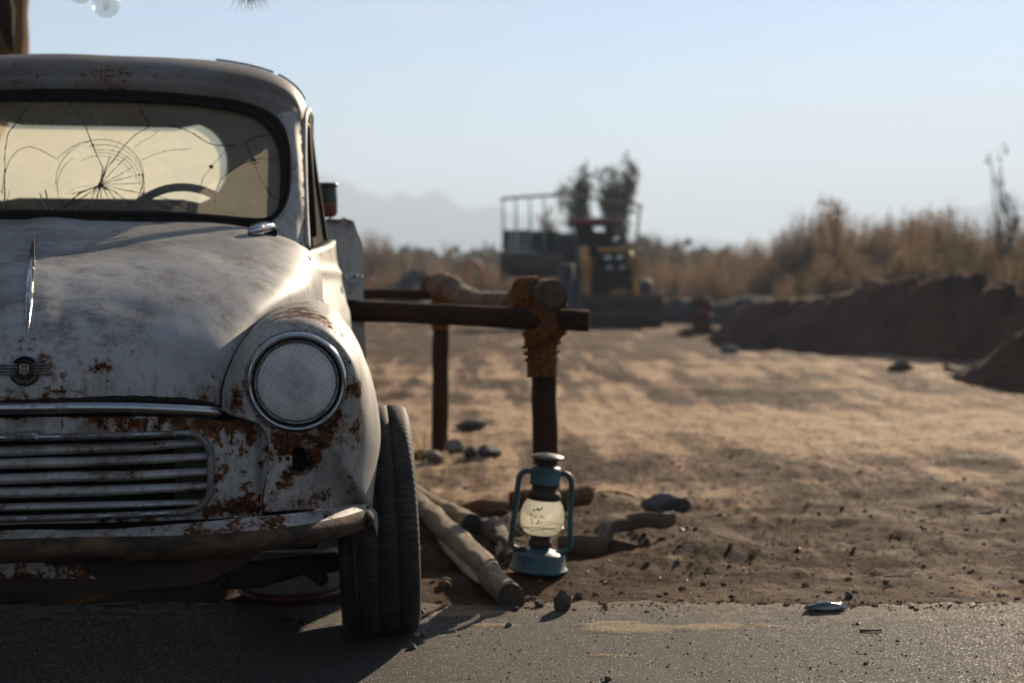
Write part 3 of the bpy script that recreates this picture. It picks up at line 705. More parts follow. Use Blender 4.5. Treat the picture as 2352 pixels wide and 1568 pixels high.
# cracks in the glass
def gl(px,py): p=at(px,py,lambda x,z:Yg(x,z)+.0015); return Vector(p)
Z=lambda L:[(x*.366,114.8+y*.366) for x,y in L]
cr=MB()
def crack(L,r=.0009,wob=1.2):
    P=resamp([(*p,0) for p in Z(L)],max(6,int(len(L)*7))); Q=[]
    for i,p in enumerate(P):
        j=random.uniform(-wob,wob)*.5 if 0<i<len(P)-1 else 0; Q.append(gl(p[0]+j,p[1]+random.uniform(-wob,wob)*.5))
    cr.add(*tube(Q,[r*random.uniform(.5,1.4) for _ in Q],5))
hub=(628,848)
crack([(162,365),(110,450),(50,520),(30,640),(28,800),(30,1005)],.0015); crack([(470,380),(520,440),(548,510),(575,590),(600,640),(625,700),(645,740),(628,848)],.0014)
crack([(870,330),(905,410),(948,475)],.0018); crack([(948,475),(1060,480),(1150,495),(1220,530),(1280,570),(1340,598),(1420,600),(1470,598)],.0016)
crack([(948,475),(900,505),(850,530),(800,580),(760,625),(720,680),(670,745),(628,848)],.0014); crack([(845,610),(900,570),(960,540),(1000,500)],.0007)
for a,b,w in [((380,1000),(500,900),.002),((400,985),(520,925),.0016),((595,1000),(610,920),.002),((640,990),(635,920),.0012),((700,985),(665,900),.0012),((760,990),(680,880),.0014),((850,990),(720,890),.0016),((905,905),(740,870),.0012),((885,835),(760,842),.0008),((895,780),(760,810),.0012),((825,740),(730,795),.001),((800,665),(720,745),.001),((690,670),(650,770),.0011),((530,995),(600,890),.0009),((450,905),(540,880),.001)]:
    crack([hub,b,a],w)
crack([(900,900),(960,940),(1010,970),(1080,1000)],.001); crack([(905,895),(1000,920),(1100,950),(1180,1005)],.001)
for (cx,cy,rx,ry,a0,a1,w) in [(640,800,262,238,-115,30,.0011),(645,810,250,215,-110,20,.0008),(645,815,232,190,-105,10,.0008),(640,815,215,170,-100,0,.0008),(630,830,205,165,-130,-20,.0007),(620,830,270,260,-185,-115,.0009),(630,860,270,250,150,205,.0008),(600,850,240,210,170,235,.0007)]:
    crack([(cx+rx*math.cos(R(a)),cy+ry*math.sin(R(a))) for a in np.linspace(a0,a1,14)],w,.3)
crack([(30,780),(60,690),(110,630),(180,605),(250,625),(310,660),(355,685),(430,620),(500,585),(575,570)],.001,.4)
crack([(890,690),(970,655),(1060,630),(1200,620)],.0008,.4); crack([(895,780),(905,840),(900,900),(860,990)],.0012); crack([(900,900),(830,960),(790,995)],.0015)
crack([(1330,728),(1380,670),(1430,620)],.0008); crack([(1320,745),(1275,800),(1255,880)],.0006)
h2=(1590,690); crack([h2,(1555,630),(1535,580),(1600,548),(1705,530)],.0013); crack([h2,(1650,680),(1740,695)],.001); crack([h2,(1620,770),(1665,860),(1700,910),(1760,945)],.0014); crack([h2,(1520,715),(1440,765),(1380,820),(1350,900),(1355,1010)],.001)
crack([(10,900),(25,800),(35,740)],.0012); crack([(35,1000),(60,880)],.0008); crack([(250,900),(265,960),(290,1000)],.0009); crack([(285,880),(300,960),(325,1000)],.0014)
cr.obj('windscreen_cracks',M['crack'],ws)
cr=MB()
for L,w in ([((470,380),(520,440),(548,510),(575,590)),.0008],[((250,900),(262,950),(292,1000)),.0016],[((286,880),(302,965),(330,1002)),.0016],[(h2,(1600,650),(1580,640)),.003],[((1560,700),(1590,715),(1625,705)),.002],[(h2,(1620,770),(1665,860)),.0008],[(hub,(700,640),(760,560)),.0005],[(hub,(560,950),(470,1005)),.0009],[((830,960),(870,930),(910,890)),.0009],[((28,820),(32,930),(22,1005)),.0016],[((45,540),(30,640),(30,730)),.0009],[(hub,(480,860),(430,900)),.0006],[(hub,(655,790),(640,740)),.0012],[((1270,800),(1262,850),(1258,870)),.0006],[(hub,(600,870),(575,905)),.0016],[(hub,(650,868),(672,880)),.0016]):
    crack(list(L),w,2.0)
cr.obj('bright_fractures',M['crackb'],ws)
for (c,r) in [(hub,.0085),((1328,732),.0075),(h2,.008),((582,595),.004),((25,1000),.008)]:
    x,y=Z([c])[0]; c0=gl(x,y); c0.y-=.001; pts=[(c0.x+r*random.uniform(.5,1.2)*math.cos(a),c0.y-.0005,c0.z+r*random.uniform(.5,1.2)*math.sin(a)) for a in np.linspace(0,2*PI,12,endpoint=False)]
    m=MB(); m.add(pts+[(c0.x,c0.y-.001,c0.z)],[[i,(i+1)%12,12] for i in range(12)]); m.obj('impact_mark',M['crack'],ws)
# ---- scuttle and pillars round the windscreen
IN=[(300,513),(430,514),(560,521),(612,514),(645,490),(664,450),(671,395),(669,335),(656,295),(628,262)]
OU=[(300,534,1.06),(430,540,1.06),(575,560,1.08),(665,600,1.12),(712,640,1.20),(703,560,1.27),(700,480,1.31),(696,380,1.38),(692,300,1.45),(690,256,1.47)]
a=crom([at(x,y,lambda p,q:Yg(p,q)-.002) for x,y in IN],80); b=crom([at(*p) for p in OU],80)
for e_,s_ in((a,0),(b,0)): pass
a0=[(0,Yg(0,a[0][2]),a[0][2])]+[tuple(p) for p in a if p[0]>.03]; b0=[(0,1.06,b[0][2])]+[tuple(p) for p,q in zip(b,a) if q[0]>.03]
rows=[]
for k in range(14):
    s=k/13; rows.append([tuple(np.array(p)+(np.array(q)-np.array(p))*s+np.array([0,-.008*math.sin(PI*s),.002*math.sin(PI*s)])) for p,q in zip(a0,b0)])
v,f=gridm(rows); mm=both(v,f); va=np.array(mm.v); rv=.22+.5*np.exp(-((np.linalg.norm(va[:,None,:]-np.array(b0)[None,40:,:]*1.0,axis=2).min(axis=1))/.012)**2)
mm.obj('windscreen_surround',M['paint'],truck,attr={'rust':rv})
# chrome teardrop beside the screen
tr=thing('washer_jet',at(600,533,1.05),None,None); tr.parent=truck; tr.location=at(600,533,1.05)
P=crom([at(572,534,.99),at(585,529,1.01),at(603,524,1.05),at(622,522,1.09),at(634,528,1.12)],20); rr=[.002+.016*math.sin(PI*min(1,(k+1)/20*1.0))**.8 for k in range(20)]
v,f=tube([Vector(p) for p in P],rr,12); obj('jet_cap',v,f,M['chrome'],tr); m=MB(); m.add(*box(at(625,535,1.10),(.03,.03,.02),.004)); m.obj('jet_base',M['black'],tr)
# ---- roof shell
def ellrow(Y0,Y1,W,ze,zc,n,N=60):
    row=[]
    for k in range(-N,N+1):
        t=abs(k)/N*PI/2; sx=math.sin(t)**(2/n); cz=max(math.cos(t),0)**(2/n); x=W*sx*(1 if k>=0 else -1)
        row.append((x,Y0+(Y1-Y0)*sx**2,ze+(zc-ze)*cz))
    return row
tc=[at(x,y,Yg) for x,y in [(628,262),(585,241),(520,226),(402,213),(304,207)]]
head=crom(tc,50)
hx=[0]+list(head[:,0][::-1]); hz=[head[-1][2]]+list(head[:,2][::-1]); hxe=head[0]
W0=.607
st=[]  # stations: (Yc, Yedge, W, ze, zc, n)
key=[(1.40,1.49,.600,1.375,1.50,3.4),(1.455,1.52,.612,1.388,1.548,3.3),(1.56,1.60,.622,1.395,1.588,3.2),(1.72,1.74,.630,1.40,1.618,3.2),(1.90,1.90,.632,1.40,1.628,3.2),(2.03,2.02,.630,1.395,1.61,3.2),(2.12,2.09,.62,1.385,1.565,3.2),(2.155,2.11,.61,1.36,1.50,3.4)]
kk=crom(key,40); N=60
hr=[]
for k in range(-N,N+1):   # first row: along the header above the seal
    t=abs(k)/N*PI/2; x=hxe[0]*math.sin(t)**.75; z=np.interp(x,hx,hz)-.004; hr.append(((x if k>=0 else -x),Yg(x,z)-.006,z))
rows=[hr]
r1=ellrow(*kk[0],N=N)
for s in(.35,.7): rows.append([tuple(Vector(a).lerp(Vector(b),s)+Vector((0,-.012*math.sin(PI*s),.006*math.sin(PI*s)))) for a,b in zip(hr,r1)])
rows+=[ellrow(*q,N=N) for q in kk]
rows=[[ (p[0],p[1],p[2]+.004*noise.noise(Vector((p[0]*5,p[1]*5,0)))) for p in r] for r in rows]
v,f=gridm(rows); va=np.array(v); rs=spots([(240,185,60,.42),(300,200,40,.46),(360,195,30,.40),(655,185,30,.40)],1.42); rv=np.maximum(rustval(v,rs),.18)
rf=obj('roof',v,f,M['roof'],truck,attr={'rust':rv})
v2=[(p[0]*.97,p[1]*.985+.02,p[2]-.025) for p in v]; obj('headlining',v2,f,M['headliner'],truck)
# rain gutter
gut=[Vector(r[-1])+Vector((.004,0,0)) for r in rows[3:]]; m=MB(); m.add(*tube(gut,.006,8)); [obj('rain_gutter',q,m.f,M['roof'],truck,attr={'rust':[.4]*len(q)}) for q in (m.v,mirx(m.v))]
# strip of old roof sealant standing proud along the crown edge
m=MB()
for x0,x1 in((495,632),(636,706),(395,400)):
    L=[]
    for px in range(x0,x1,4):
        # silhouette point: search best row
        best=None
        for r in rows[8:34]:
            for p in r[N:]:
                q=cam_rot.transposed()@(Vector(p)-CAMP); X=1176+F_PX*q.x/-q.z; Yq=784-F_PX*q.y/-q.z
                if abs(X-px)<4 and (best is None or Yq<best[0]): best=(Yq,p)
        if best: L.append(Vector(best[1])+Vector((.003,0,.004)))
    if len(L)>2:
        L=[sum((L[max(0,min(len(L)-1,i+d))] for d in(-2,-1,0,1,2)),Vector())/5 for i in range(len(L))]; m.add(*tube(L,.0032,6))
m.obj('roof_sealant',M['black'],truck)
# ---- doors
def door(sx):
    d=thing('door',(.68*sx,1.65,.4),None,None); d.parent=truck; d.location=(.68*sx,1.65,.4)
    fb=[at(705,577,1.22),at(712,600,1.215),at(725,650,1.21),at(741,692,1.20)]; zf=[.74,.60,.45,.32]
    fr=[tuple(p) for p in fb]+[(fb[-1][0]+o,1.20,z) for o,z in((.02,.78),(.035,.66),(.038,.5),(.03,.34))]
    rb=[at(771,552,2.09),at(774,600,2.10),at(786,650,2.10),at(798,700,2.10)]
    rr=[tuple(p) for p in rb]+[(rb[-1][0]+o,2.10,z) for o,z in((.01,.78),(.015,.66),(.01,.5),(0,.34))]
    a,b=resamp(crom(fr,60),50),resamp(crom(rr,60),50); rows=[]
    for i in range(30):
        s=i/29; row=[]
        for k in range(50):
            p=a[k]+(b[k]-a[k])*s; x=p[0]+.018*math.sin(PI*s); w=.008*math.exp(-((p[2]-(a[k][2]*0+.93))/.012)**2)
            row.append((x+w+.002*noise.noise(Vector((s*5,p[2]*8,1))),p[1],p[2]))
        row=[(row[0][0]-.03,row[0][1],row[0][2]-.002)]+row; rows.append(row)
    v,f=gridm(rows); v=[(p[0]*sx,p[1],p[2]) for p in v]; f=f if sx>0 else [q[::-1] for q in f]
    va=np.array(v); rv=.1+.3*(va[:,2]>a[0][2]-.02)
    dp_=obj('door_panel',v,f,M['paint_side'],d,attr={'rust':rv}); so=dp_.modifiers.new('s','SOLIDIFY'); so.thickness=.02; so.offset=-1
    # window frame
    top=[at(704,575,1.25),at(699,480,1.34),at(696,380,1.42),at(696,300,1.49),at(699,266,1.55),at(705,256,1.64),at(708,256,1.80),at(710,262,1.98)]
    P=[Vector((p[0]*sx,p[1],p[2])) for p in resamp(crom(top,60),60)]
    v,f=tube(P,.013,8); obj('window_frame',v,f,M['paint_side'],d,attr={'rust':[.12]*len(v)})
    br=[at(711,268,2.02),at(727,400,2.06),at(750,551,2.10)]; br=crom(br,20); m=MB(); rows=[]
    for p in br: rows.append([(p[0]*sx,p[1]-.10,p[2]),(( p[0]+.004)*sx,p[1]-.04,p[2]),((p[0]+.004)*sx,p[1]+.02,p[2]),((p[0]-.03)*sx,p[1]+.02,p[2])])
    m.add(*gridm(rows)); m.obj('rear_frame',M['black'],d)
    # glass: vent window then main pane
    fp=resamp(crom(top[:6],40),30); bp=[np.array(p) for p in resamp(br,30)][::-1]
    rows=[]
    for k in range(30):
        a_,b_=fp[k]*1.0,bp[k]; zz=min(a_[2],9); rows.append([tuple((a_+(b_-a_)*s+np.array([-.004,0,0]))*np.array([sx,1,1])) for s in (.36,.5,.65,.8,.95)])
    v,f=gridm(rows); obj('window_glass',v,f,M['sideglass'],d)
    q0,q1=fp[2],bp[2]; q2,q3=fp[-2],bp[-2]
    A=q0+(q1-q0)*.36; Bq=q2+(q3-q2)*.30; m=MB(); m.add(*tube([Vector((A[0]*sx,A[1],A[2])),Vector((Bq[0]*sx,Bq[1],Bq[2]))],.010,8)); m.obj('quarterlight_bar',M['rubber'],d)
    h=at(793,634,2.02); H=[Vector(at(783,632,1.97)),Vector(at(800,628,1.975)),Vector(at(818,630,1.98))]
    hm=MB(); w=Vector((h[0]-.02,1.97,h[2]))
    hm.add(*box((w.x+.035,1.97,w.z),(.035,.022,.022),.005)); hm.add(*box((w.x+.065,1.93,w.z),(.018,.13,.024),.006)); 
    hv=[(p[0]*sx,p[1],p[2]) for p in hm.v]; obj('door_handle',hv,hm.f,M['chrome'],d)
door(1); door(-1)
# dark shut gap between wing and door
m=MB(); P=[at(697,560,1.225),at(703,585,1.22),at(720,640,1.21),at(737,694,1.20)]; P=[Vector(p)+Vector((-.012,-.004,0)) for p in crom(P,16)]
m.add(*tube(P,.012,8)); [obj('door_gap',q,m.f,M['rubber'],truck) for q in (m.v,mirx(m.v))]
# scuttle side filler under windscreen pillar
# ---- cab interior
m=MB(); m.add(*box((0,1.06,.62),(1.24,.03,.70),.01)); m.add(*box((0,1.6,.30),(1.3,1.1,.04),.01)); m.obj('cab_floor',M['interior'],truck)
zl=.96
m=MB(); rows=[]
for i in range(21):
    x=-.55+1.1*i/20; rows.append([(x,1.16+.2*x*x,1.015),(x,1.26,1.022),(x,1.34,1.01),(x,1.37,.93),(x,1.35,.80)])
m.add(*gridm(rows)); m.obj('dashboard',M['interior'],truck)
def ringquad(wx0,wx1,z0,z1,r,X0,X1,Z0,Z1,y,n=160):
    cx,cz=(wx0+wx1)/2,(z0+z1)/2; rows=[[],[],[]]
    for k in range(n):
        a=2*PI*k/n; x,z=superell(a,(wx1-wx0)/2,(z1-z0)/2,r); ca_,sa_=math.cos(a),math.sin(a)
        kx=min(((X1-cx) if ca_>0 else (cx-X0))/abs(ca_) if abs(ca_)>1e-6 else 9,((Z1-cz) if sa_>0 else (cz-Z0))/abs(sa_) if abs(sa_)>1e-6 else 9)
        rows[0].append((cx+x,y(cz+z)+.02,cz+z)); rows[1].append((cx+x,y(cz+z),cz+z)); rows[2].append((cx+kx*ca_,y(cz+kx*sa_),cz+kx*sa_))
    return gridm(rows,wrapu=True)
def Yr(z): return 2.10-.0*(z-1.0)+ (0 if z<1.4 else -(z-1.4)*.0)
wx1=at(525,380,2.1)[0]; wx0=-.50; wz1=at(300,289,2.1)[2]; wz0=at(200,456,2.1)[2]
v,f=ringquad(wx0,wx1,wz0,wz1,.135,-.66,.66,.40,1.50,Yr); obj('cab_rear_wall',v,f,M['interior'],truck)
v,f=ringquad(wx0,wx1,wz0,wz1,.135,-.64,.64,.40,1.47,lambda z:2.125); obj('cab_back',[ (p[0]*.98,p[1],p[2]) for p in v],[q[::-1] for q in f],M['roof'],truck,attr={'rust':[.2]*len(v)})
pts=[(( (wx0+wx1)/2+superell(a,(wx1-wx0)/2+.006,(wz1-wz0)/2+.006,.135)[0]),2.112,(wz0+wz1)/2+superell(a,(wx1-wx0)/2+.006,(wz1-wz0)/2+.006,.135)[1]) for a in np.linspace(0,2*PI,80,endpoint=False)]
obj('rear_window',pts+[((wx0+wx1)/2,2.112,(wz0+wz1)/2)],[[i,(i+1)%80,80] for i in range(80)],M['rearglass'],truck)
m=MB()
for x in(-.32,.32): m.add(*box((x,1.72,.52),(.50,.45,.14),.05)); m.add(*box((x,1.96,.80),(.48,.12,.50),.05,Matrix.Rotation(R(-8),3,'X')))
m.obj('seat',M['interior'],truck)
# steering wheel in front of the driver
swc=Vector(at(425,556,1.52)); Mr=Matrix.Rotation(R(-62),3,'X'); ring=[swc+Mr@Vector((.185*math.cos(a),.185*math.sin(a),0)) for a in np.linspace(0,2*PI,48,endpoint=False)]
m=MB(); m.add(*tube(ring,.0125,10,closed=True))
for a in(R(90),R(210),R(330)): m.add(*tube([swc+Mr@Vector((0,0,-.03)),swc+Mr@Vector((.18*math.cos(a),.18*math.sin(a),0))],.008,6))
m.add(*tube([swc+Mr@Vector((0,0,-.02)),swc+Mr@Vector((0,0,-.5))],.02,8)); m.obj('steering_wheel',M['black'],truck)
# ---- cargo bed
bedp=[(744,503),(776,503),(805,504),(813,509),(817,524),(820,534),(828,549),(832,565),(834,600),(835,650),(836,720),(839,800),(842,960),(842,1060)]
P=[at(x,y,2.26) for x,y in bedp]; bz=.40
h=[(0,2.26,P[0][2]-.03),(P[0][0]-.02,2.26,P[0][2]-.03)]+[tuple(p) for p in P]+[(P[-1][0],2.26,bz),(0,2.26,bz)]
def extr(h,y0,y1,rb=.0):
    full=[(x,z) for x,_,z in h]+[(-x,z) for x,_,z in h[::-1] if x>0]
    n=len(full); v=[(x,y0,z) for x,z in full]+[(x,y1,z) for x,z in full]
    return v,[list(range(n))[::-1],list(range(n,2*n))]+[[i,(i+1)%n,n+(i+1)%n,n+i] for i in range(n)]
v,f=extr(h,2.26,2.275); o=obj('bed_front_panel',v,f,M['paint_bed'],truck,smooth=False,attr={'rust':[.25]*len(v)})
sd=MB(); Q=[Vector(p) for p in resamp([tuple(p) for p in P],50)]
rows=[[(p.x+.001,y,p.z) for p in Q] for y in np.linspace(2.262,3.85,24)]
rows=[[(x+.01*math.sin(PI*(y-2.26)/1.6),y,z) for x,y,z in r] for r in rows]
v,f=gridm(rows); va=np.array(v); f=[q for q in f if (lambda c:(c[1]-2.92)**2+(c[2]-.29)**2>.36**2)(va[q].mean(axis=0))]
for v_,f_,of in((v,f,-1),(mirx(v),f,1)):
    o=obj('bed_side',v_,f_,M['paint_side'],truck,attr={'rust':[.22]*len(v_)}); so_=o.modifiers.new('s','SOLIDIFY'); so_.thickness=.015; so_.offset=of
m=MB(); m.add(*box((0,3.05,.50),(1.5,1.58,.05))); m.add(*box((0,3.84,.75),(1.6,.03,.5),.005)); mm=m.obj('bed_floor',M['rim'],truck)
m=MB(); m.add(*tube([Vector(at(x,y,2.25)) for x,y in [(752,508),(758,500),(764,506),(775,512),(790,500),(800,508),(806,516)]],.003,6)); m.obj('bed_edge_wire',M['rope'],truck)
# ---- wheels
def wheel(c,steer=0,camber=0,w=.098,R0=.292):
    c=Vector(c); h=thing('wheel',c,None,None); h.parent=truck; h.location=c; h.rotation_euler=(0,camber,steer)
    prof=[(.185,-.070),(.20,-.086),(.235,-w*1.0),(.262,-w*.985),(.281,-w*.92),(.289,-w*.80),(.291,-w*.62)]
    for gx_ in(-.052,-.004,.044):
        prof+= [(.2905,gx_-.018),(.2915,gx_-.0030),(.2875,gx_-.0024),(.2875,gx_+.0024),(.2915,gx_+.0030)]
    prof+=[(.291,w*.66),(.289,w*.80),(.281,w*.92),(.262,w*.985),(.235,w*1.0),(.20,.086),(.185,.070)]
    n=144; rows=[];ang_=[];wid=[]
    for r,x in prof:
        row=[]
        for k in range(n):
            a=2*PI*k/n; row.append((x+c.x,r*R0/.292*math.cos(a)+c.y,r*R0/.292*math.sin(a)+c.z)); ang_.append(a); wid.append(x)
        rows.append(row)
    rows=rows; v,f=gridm(rows,wrapu=True); f=[q[::-1] for q in f]
    obj('tyre',v,f,M['tyre'],h,attr={'ang':ang_,'wid':wid})
    m=MB(); sgn=1 if c.x>0 else -1
    m.add(*lathe([(.188,-.07),(.18,-.06),(.165,.0),(.18,.06),(.188,.07)],48,c,'x')); m.add(*lathe([(.0,.045*sgn),(.05,.045*sgn),(.06,.03*sgn),(.12,.02*sgn),(.165,.04*sgn),(.17,.0)],48,c,'x')); m.obj('rim',M['rim'],h)
    return h
wheel((.735+.03,.62,.288),R(-2.5),R(-2.6)); wheel((-.765,.62,.288),R(-2.5),R(2.6)); wheel((.70,2.92,.288)); wheel((-.70,2.92,.288))
# ================================================================= GROUND
EDGE_F=3.93
def inv_cf(x,y):
    d=Vector((x-CAMP.x,y-CAMP.y,0)); return d.dot(RT),d.dot(FW)
def gh(x,y):
    r,f=inv_cf(x,y)
    k=min(1,max(0,(f-EDGE_F-.02)/.5)) if f>0 else 0
    if f<EDGE_F-.4: return -.012
    d=max(f,1)
    h=.028*noise.noise(Vector((x*.5,y*.5,0)))+.020*noise.noise(Vector((x*1.6,y*1.6,3)))
    if d<45:
        # tyre ruts and scraped streaks run across the yard
        u=(x*.94+y*.34); w=(-x*.34+y*.94)
        h+=.024*noise.noise(Vector((u*.6,w*3.6,7)))+.015*noise.noise(Vector((u*2.4,w*9,1)))
    if d<30: h+=.022*noise.noise(Vector(((x+.15*y)*2.6,y*.22,11)))+.010*noise.noise(Vector(((x+.15*y)*7,y*.5,4)))
    if d<16: h+=.020*noise.noise(Vector((x*4.2,y*6.5,8)))*max(0,1-abs(d-5.2)/3.2)+.011*noise.noise(Vector((x*9,y*13,5)))+.009*noise.noise(Vector((x*24,y*30,2)))+.006*noise.noise(Vector((x*50,y*60,2)))
    far=max(0,d-30); h+=min(.25,far*.004)*noise.noise(Vector((x*.06,y*.06,9)))
    return -.012+k*(h+.014)
radii=[.6,1.2,1.9]; r_=2.4
while r_<16: radii.append(r_); r_*=1.0062
while r_<60: radii.append(r_); r_*=1.02
while r_<2800: radii.append(r_); r_*=1.12
angs_=list(np.linspace(R(-27),R(27),440))+list(np.linspace(R(27),R(333),62)[1:-1])
V=[];
for r_ in radii:
    for a in angs_:
        x=CAMP.x+r_*math.sin(YAW+a); y=CAMP.y+r_*math.cos(YAW+a); V.append((x,y,gh(x,y)))
nc=len(angs_); nr=len(radii); Fc=[[i*nc+j,i*nc+(j+1)%nc,(i+1)*nc+(j+1)%nc,(i+1)*nc+j] for i in range(nr-1) for j in range(nc)]
V.append((CAMP.x,CAMP.y,-.012)); Fc+=[[len(V)-1,(j+1)%nc,j] for j in range(nc)]
def m_dirt():
    t=NT('dry_dirt'); mp=t.n('ShaderNodeMapping'); t.l(t.tc.outputs['Object'],mp.inputs[0]); mp.inputs['Rotation'].default_value=(0,0,R(9)); v=mp.outputs[0]
    n1=t.noise(.55,5,.6,vec=v,scl=(.5,1.6,1)); n2=t.noise(3.0,8,.7,vec=v,scl=(.6,1.5,1)); n3=t.noise(26,6,.7); n4=t.noise(120,4,.7)
    c=t.mix(t.step(n2,.34,.68),(.23,.124,.066),(.085,.045,.027)); TA=t.n('ShaderNodeAttribute'); TA.attribute_name='track_sheen'; tk_sheen=t.math('ADD',TA.outputs['Fac'],t.math('MULTIPLY',t.math('SUBTRACT',n1,.5),2.4)); tk_sheen=t.math('ADD',tk_sheen,t.math('MULTIPLY',t.math('SUBTRACT',n2,.5),1.2)); n7=t.noise(1.0,6,.65,vec=v,scl=(3.4,.30,1)); tk_sheen=t.math('ADD',tk_sheen,t.math('MULTIPLY',t.math('SUBTRACT',n7,.5),3.4)); c=t.mix(t.math('MULTIPLY',t.step(tk_sheen,.25,.95),.9),c,(1.18,.80,.49))  # pale golden mix paints sunlit sheen over the compacted wheel tracks
    n6=t.noise(9,8,.75,vec=v,scl=(.7,1.3,1)); c=t.mix(t.math('MULTIPLY',t.step(n6,.50,.66),.7),c,(.075,.043,.027)); c=t.mix(t.math('MULTIPLY',t.step(n3,.54,.66),.75),c,(.05,.031,.021)); c=t.mix(t.math('MULTIPLY',t.step(n4,.60,.70),.6),c,(.36,.27,.19))
    h=t.math('ADD',t.math('MULTIPLY',n3,1.5),t.math('MULTIPLY',n4,.5)); h=t.math('ADD',h,t.math('MULTIPLY',n6,1.6)); h=t.math('ADD',h,t.math('MULTIPLY',n2,1.2))
    return t.done(t.bsdf(c,t.step(n2,.3,.7,.72,.95),0,t.bump(h,1.0,.026),spec=.06))
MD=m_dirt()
trk_sheen=[]  # mask of compacted bands whose bright sheen goes into the soil colour
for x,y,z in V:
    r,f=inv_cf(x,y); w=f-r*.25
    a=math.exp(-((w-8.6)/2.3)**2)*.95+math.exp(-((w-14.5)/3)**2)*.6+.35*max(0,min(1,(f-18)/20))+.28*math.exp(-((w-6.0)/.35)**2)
    trk_sheen.append(a if f>0 else .2)
g=obj('ground',V,Fc,MD,None,attr={'track_sheen':trk_sheen}); g['kind']='structure'
# asphalt apron: ragged far edge
def m_asph():
    t=NT('worn_asphalt'); n1=t.noise(1.3,6,.65); n2=t.noise(160,4,.7); vo=t.vor(330,out='Color'); sp=t.n('ShaderNodeSeparateColor'); t.l(vo,sp.inputs[0])
    c=t.mix(t.step(n2,.35,.65),(.021,.016,.012),(.064,.046,.032)); c=t.mix(t.step(sp.outputs[0],.86,.93),c,(.14,.12,.105))
    c=t.mix(t.math('MULTIPLY',t.step(n1,.48,.70),.75),c,(.105,.073,.048)); n5=t.noise(9,7,.75); c=t.mix(t.math('MULTIPLY',t.step(n5,.56,.66),.45),c,(.13,.090,.058))
    EA=t.n('ShaderNodeAttribute'); EA.attribute_name='edge'; SA=t.n('ShaderNodeAttribute'); SA.attribute_name='sand'; c=t.mix(t.step(EA.outputs['Fac'],.15,.6),c,(.15,.095,.058)); c=t.mix(t.step(t.math('ADD',SA.outputs['Fac'],t.math('MULTIPLY',t.math('SUBTRACT',n2,.5),.8)),.0,.45),c,(.34,.225,.105))
    ro=t.step(sp.outputs[1],.89,.95,.9,.3)
    h=t.math('ADD',t.vor(380),t.math('MULTIPLY',n2,.7))
    return t.done(t.bsdf(c,ro,0,t.bump(h,.9,.004),spec=.5))
MA=m_asph()
rows=[]
xs=np.concatenate([np.linspace(-9,-2.3,60),np.linspace(-2.29,2.7,820),np.linspace(2.72,9,60)])
def edge_n(r): return EDGE_F+.05*noise.noise(Vector((r*1.7,0,0)))+.04*noise.noise(Vector((r*6,3,0)))+.022*noise.noise(Vector((r*22,7,0)))
PT=[((1530,1440),.25,.055,3),((1105,1436),.10,.03,8),((1420,1505),.10,.012,6),((1000,1412),.16,.03,4)]
PT=[(inv_cf(gnd(*p)[0],gnd(*p)[1]),a,b,s) for p,a,b,s in PT]
es=[];sd_=[]
for s in list(np.linspace(0,.86,10))+list(np.linspace(.875,1.0,120)):
    row=[]
    for r in xs:
        f_=-8+(edge_n(r)+8)*s; d=edge_n(r)-f_; nn=noise.noise(Vector((r*6,f_*14,2)))+.5*noise.noise(Vector((r*22,f_*40,5)))
        e=max(0,1-d/.22)*.85+.95*nn*(d<.75)*(1-min(1,d/.75))+.35*noise.noise(Vector((r*2.2,f_*3,9)))*(d<1)*(1-min(1,d)); q=0
        if s>.86:
            for (c0,c1),a,b,sd in PT:
                q=max(q,1-math.hypot((r-c0)/a,(f_-c1)/b)+1.0*nn)
        es.append(e); sd_.append(q); row.append(cf(r,f_,.0+.0035*max(0,min(1,q*2))+.004*max(0,min(1,e))*(.5+nn)))
    rows.append(row)
rows.append([cf(r,edge_n(r)+.012,-.03) for r in xs]); es+=[1]*len(xs); sd_+=[0]*len(xs)
v,f=gridm(rows); o=obj('asphalt_road',v,f,MA,None,attr={'edge':es,'sand':sd_}); o['kind']='structure'
# yellow sand patches lying on the asphalt
MS=m_simple('yellow_sand',(.36,.24,.12),(.13,.095,.06),.95,40,0,.6,.003)
def sandpatch(px,py,wx,wy,seed):
    c=gnd(px,py); m=[];n=56; rs_=[]
    for k,q in enumerate((0,.4,.75,.93,1.0)):
        row=[]
        for i in range(n):
            a=2*PI*i/n; e=1+.28*noise.noise(Vector((math.cos(a)*1.6+seed,math.sin(a)*1.6,0)))+.12*noise.noise(Vector((math.cos(a)*6+seed,math.sin(a)*6,0)))
            p=Vector((c.x,c.y,0))+RT*(wx*e*q*math.cos(a))+FW*(wy*e*q*math.sin(a)); row.append((p.x,p.y,.0048+.006*(1-q)**.7*(1+.5*noise.noise(p*14))-(.003 if k==4 else 0)))
        rs_.append(row)
    v,f=gridm(rs_,wrapu=True); o=obj('sand_patch',v,f,MS,None); o['kind']='structure'

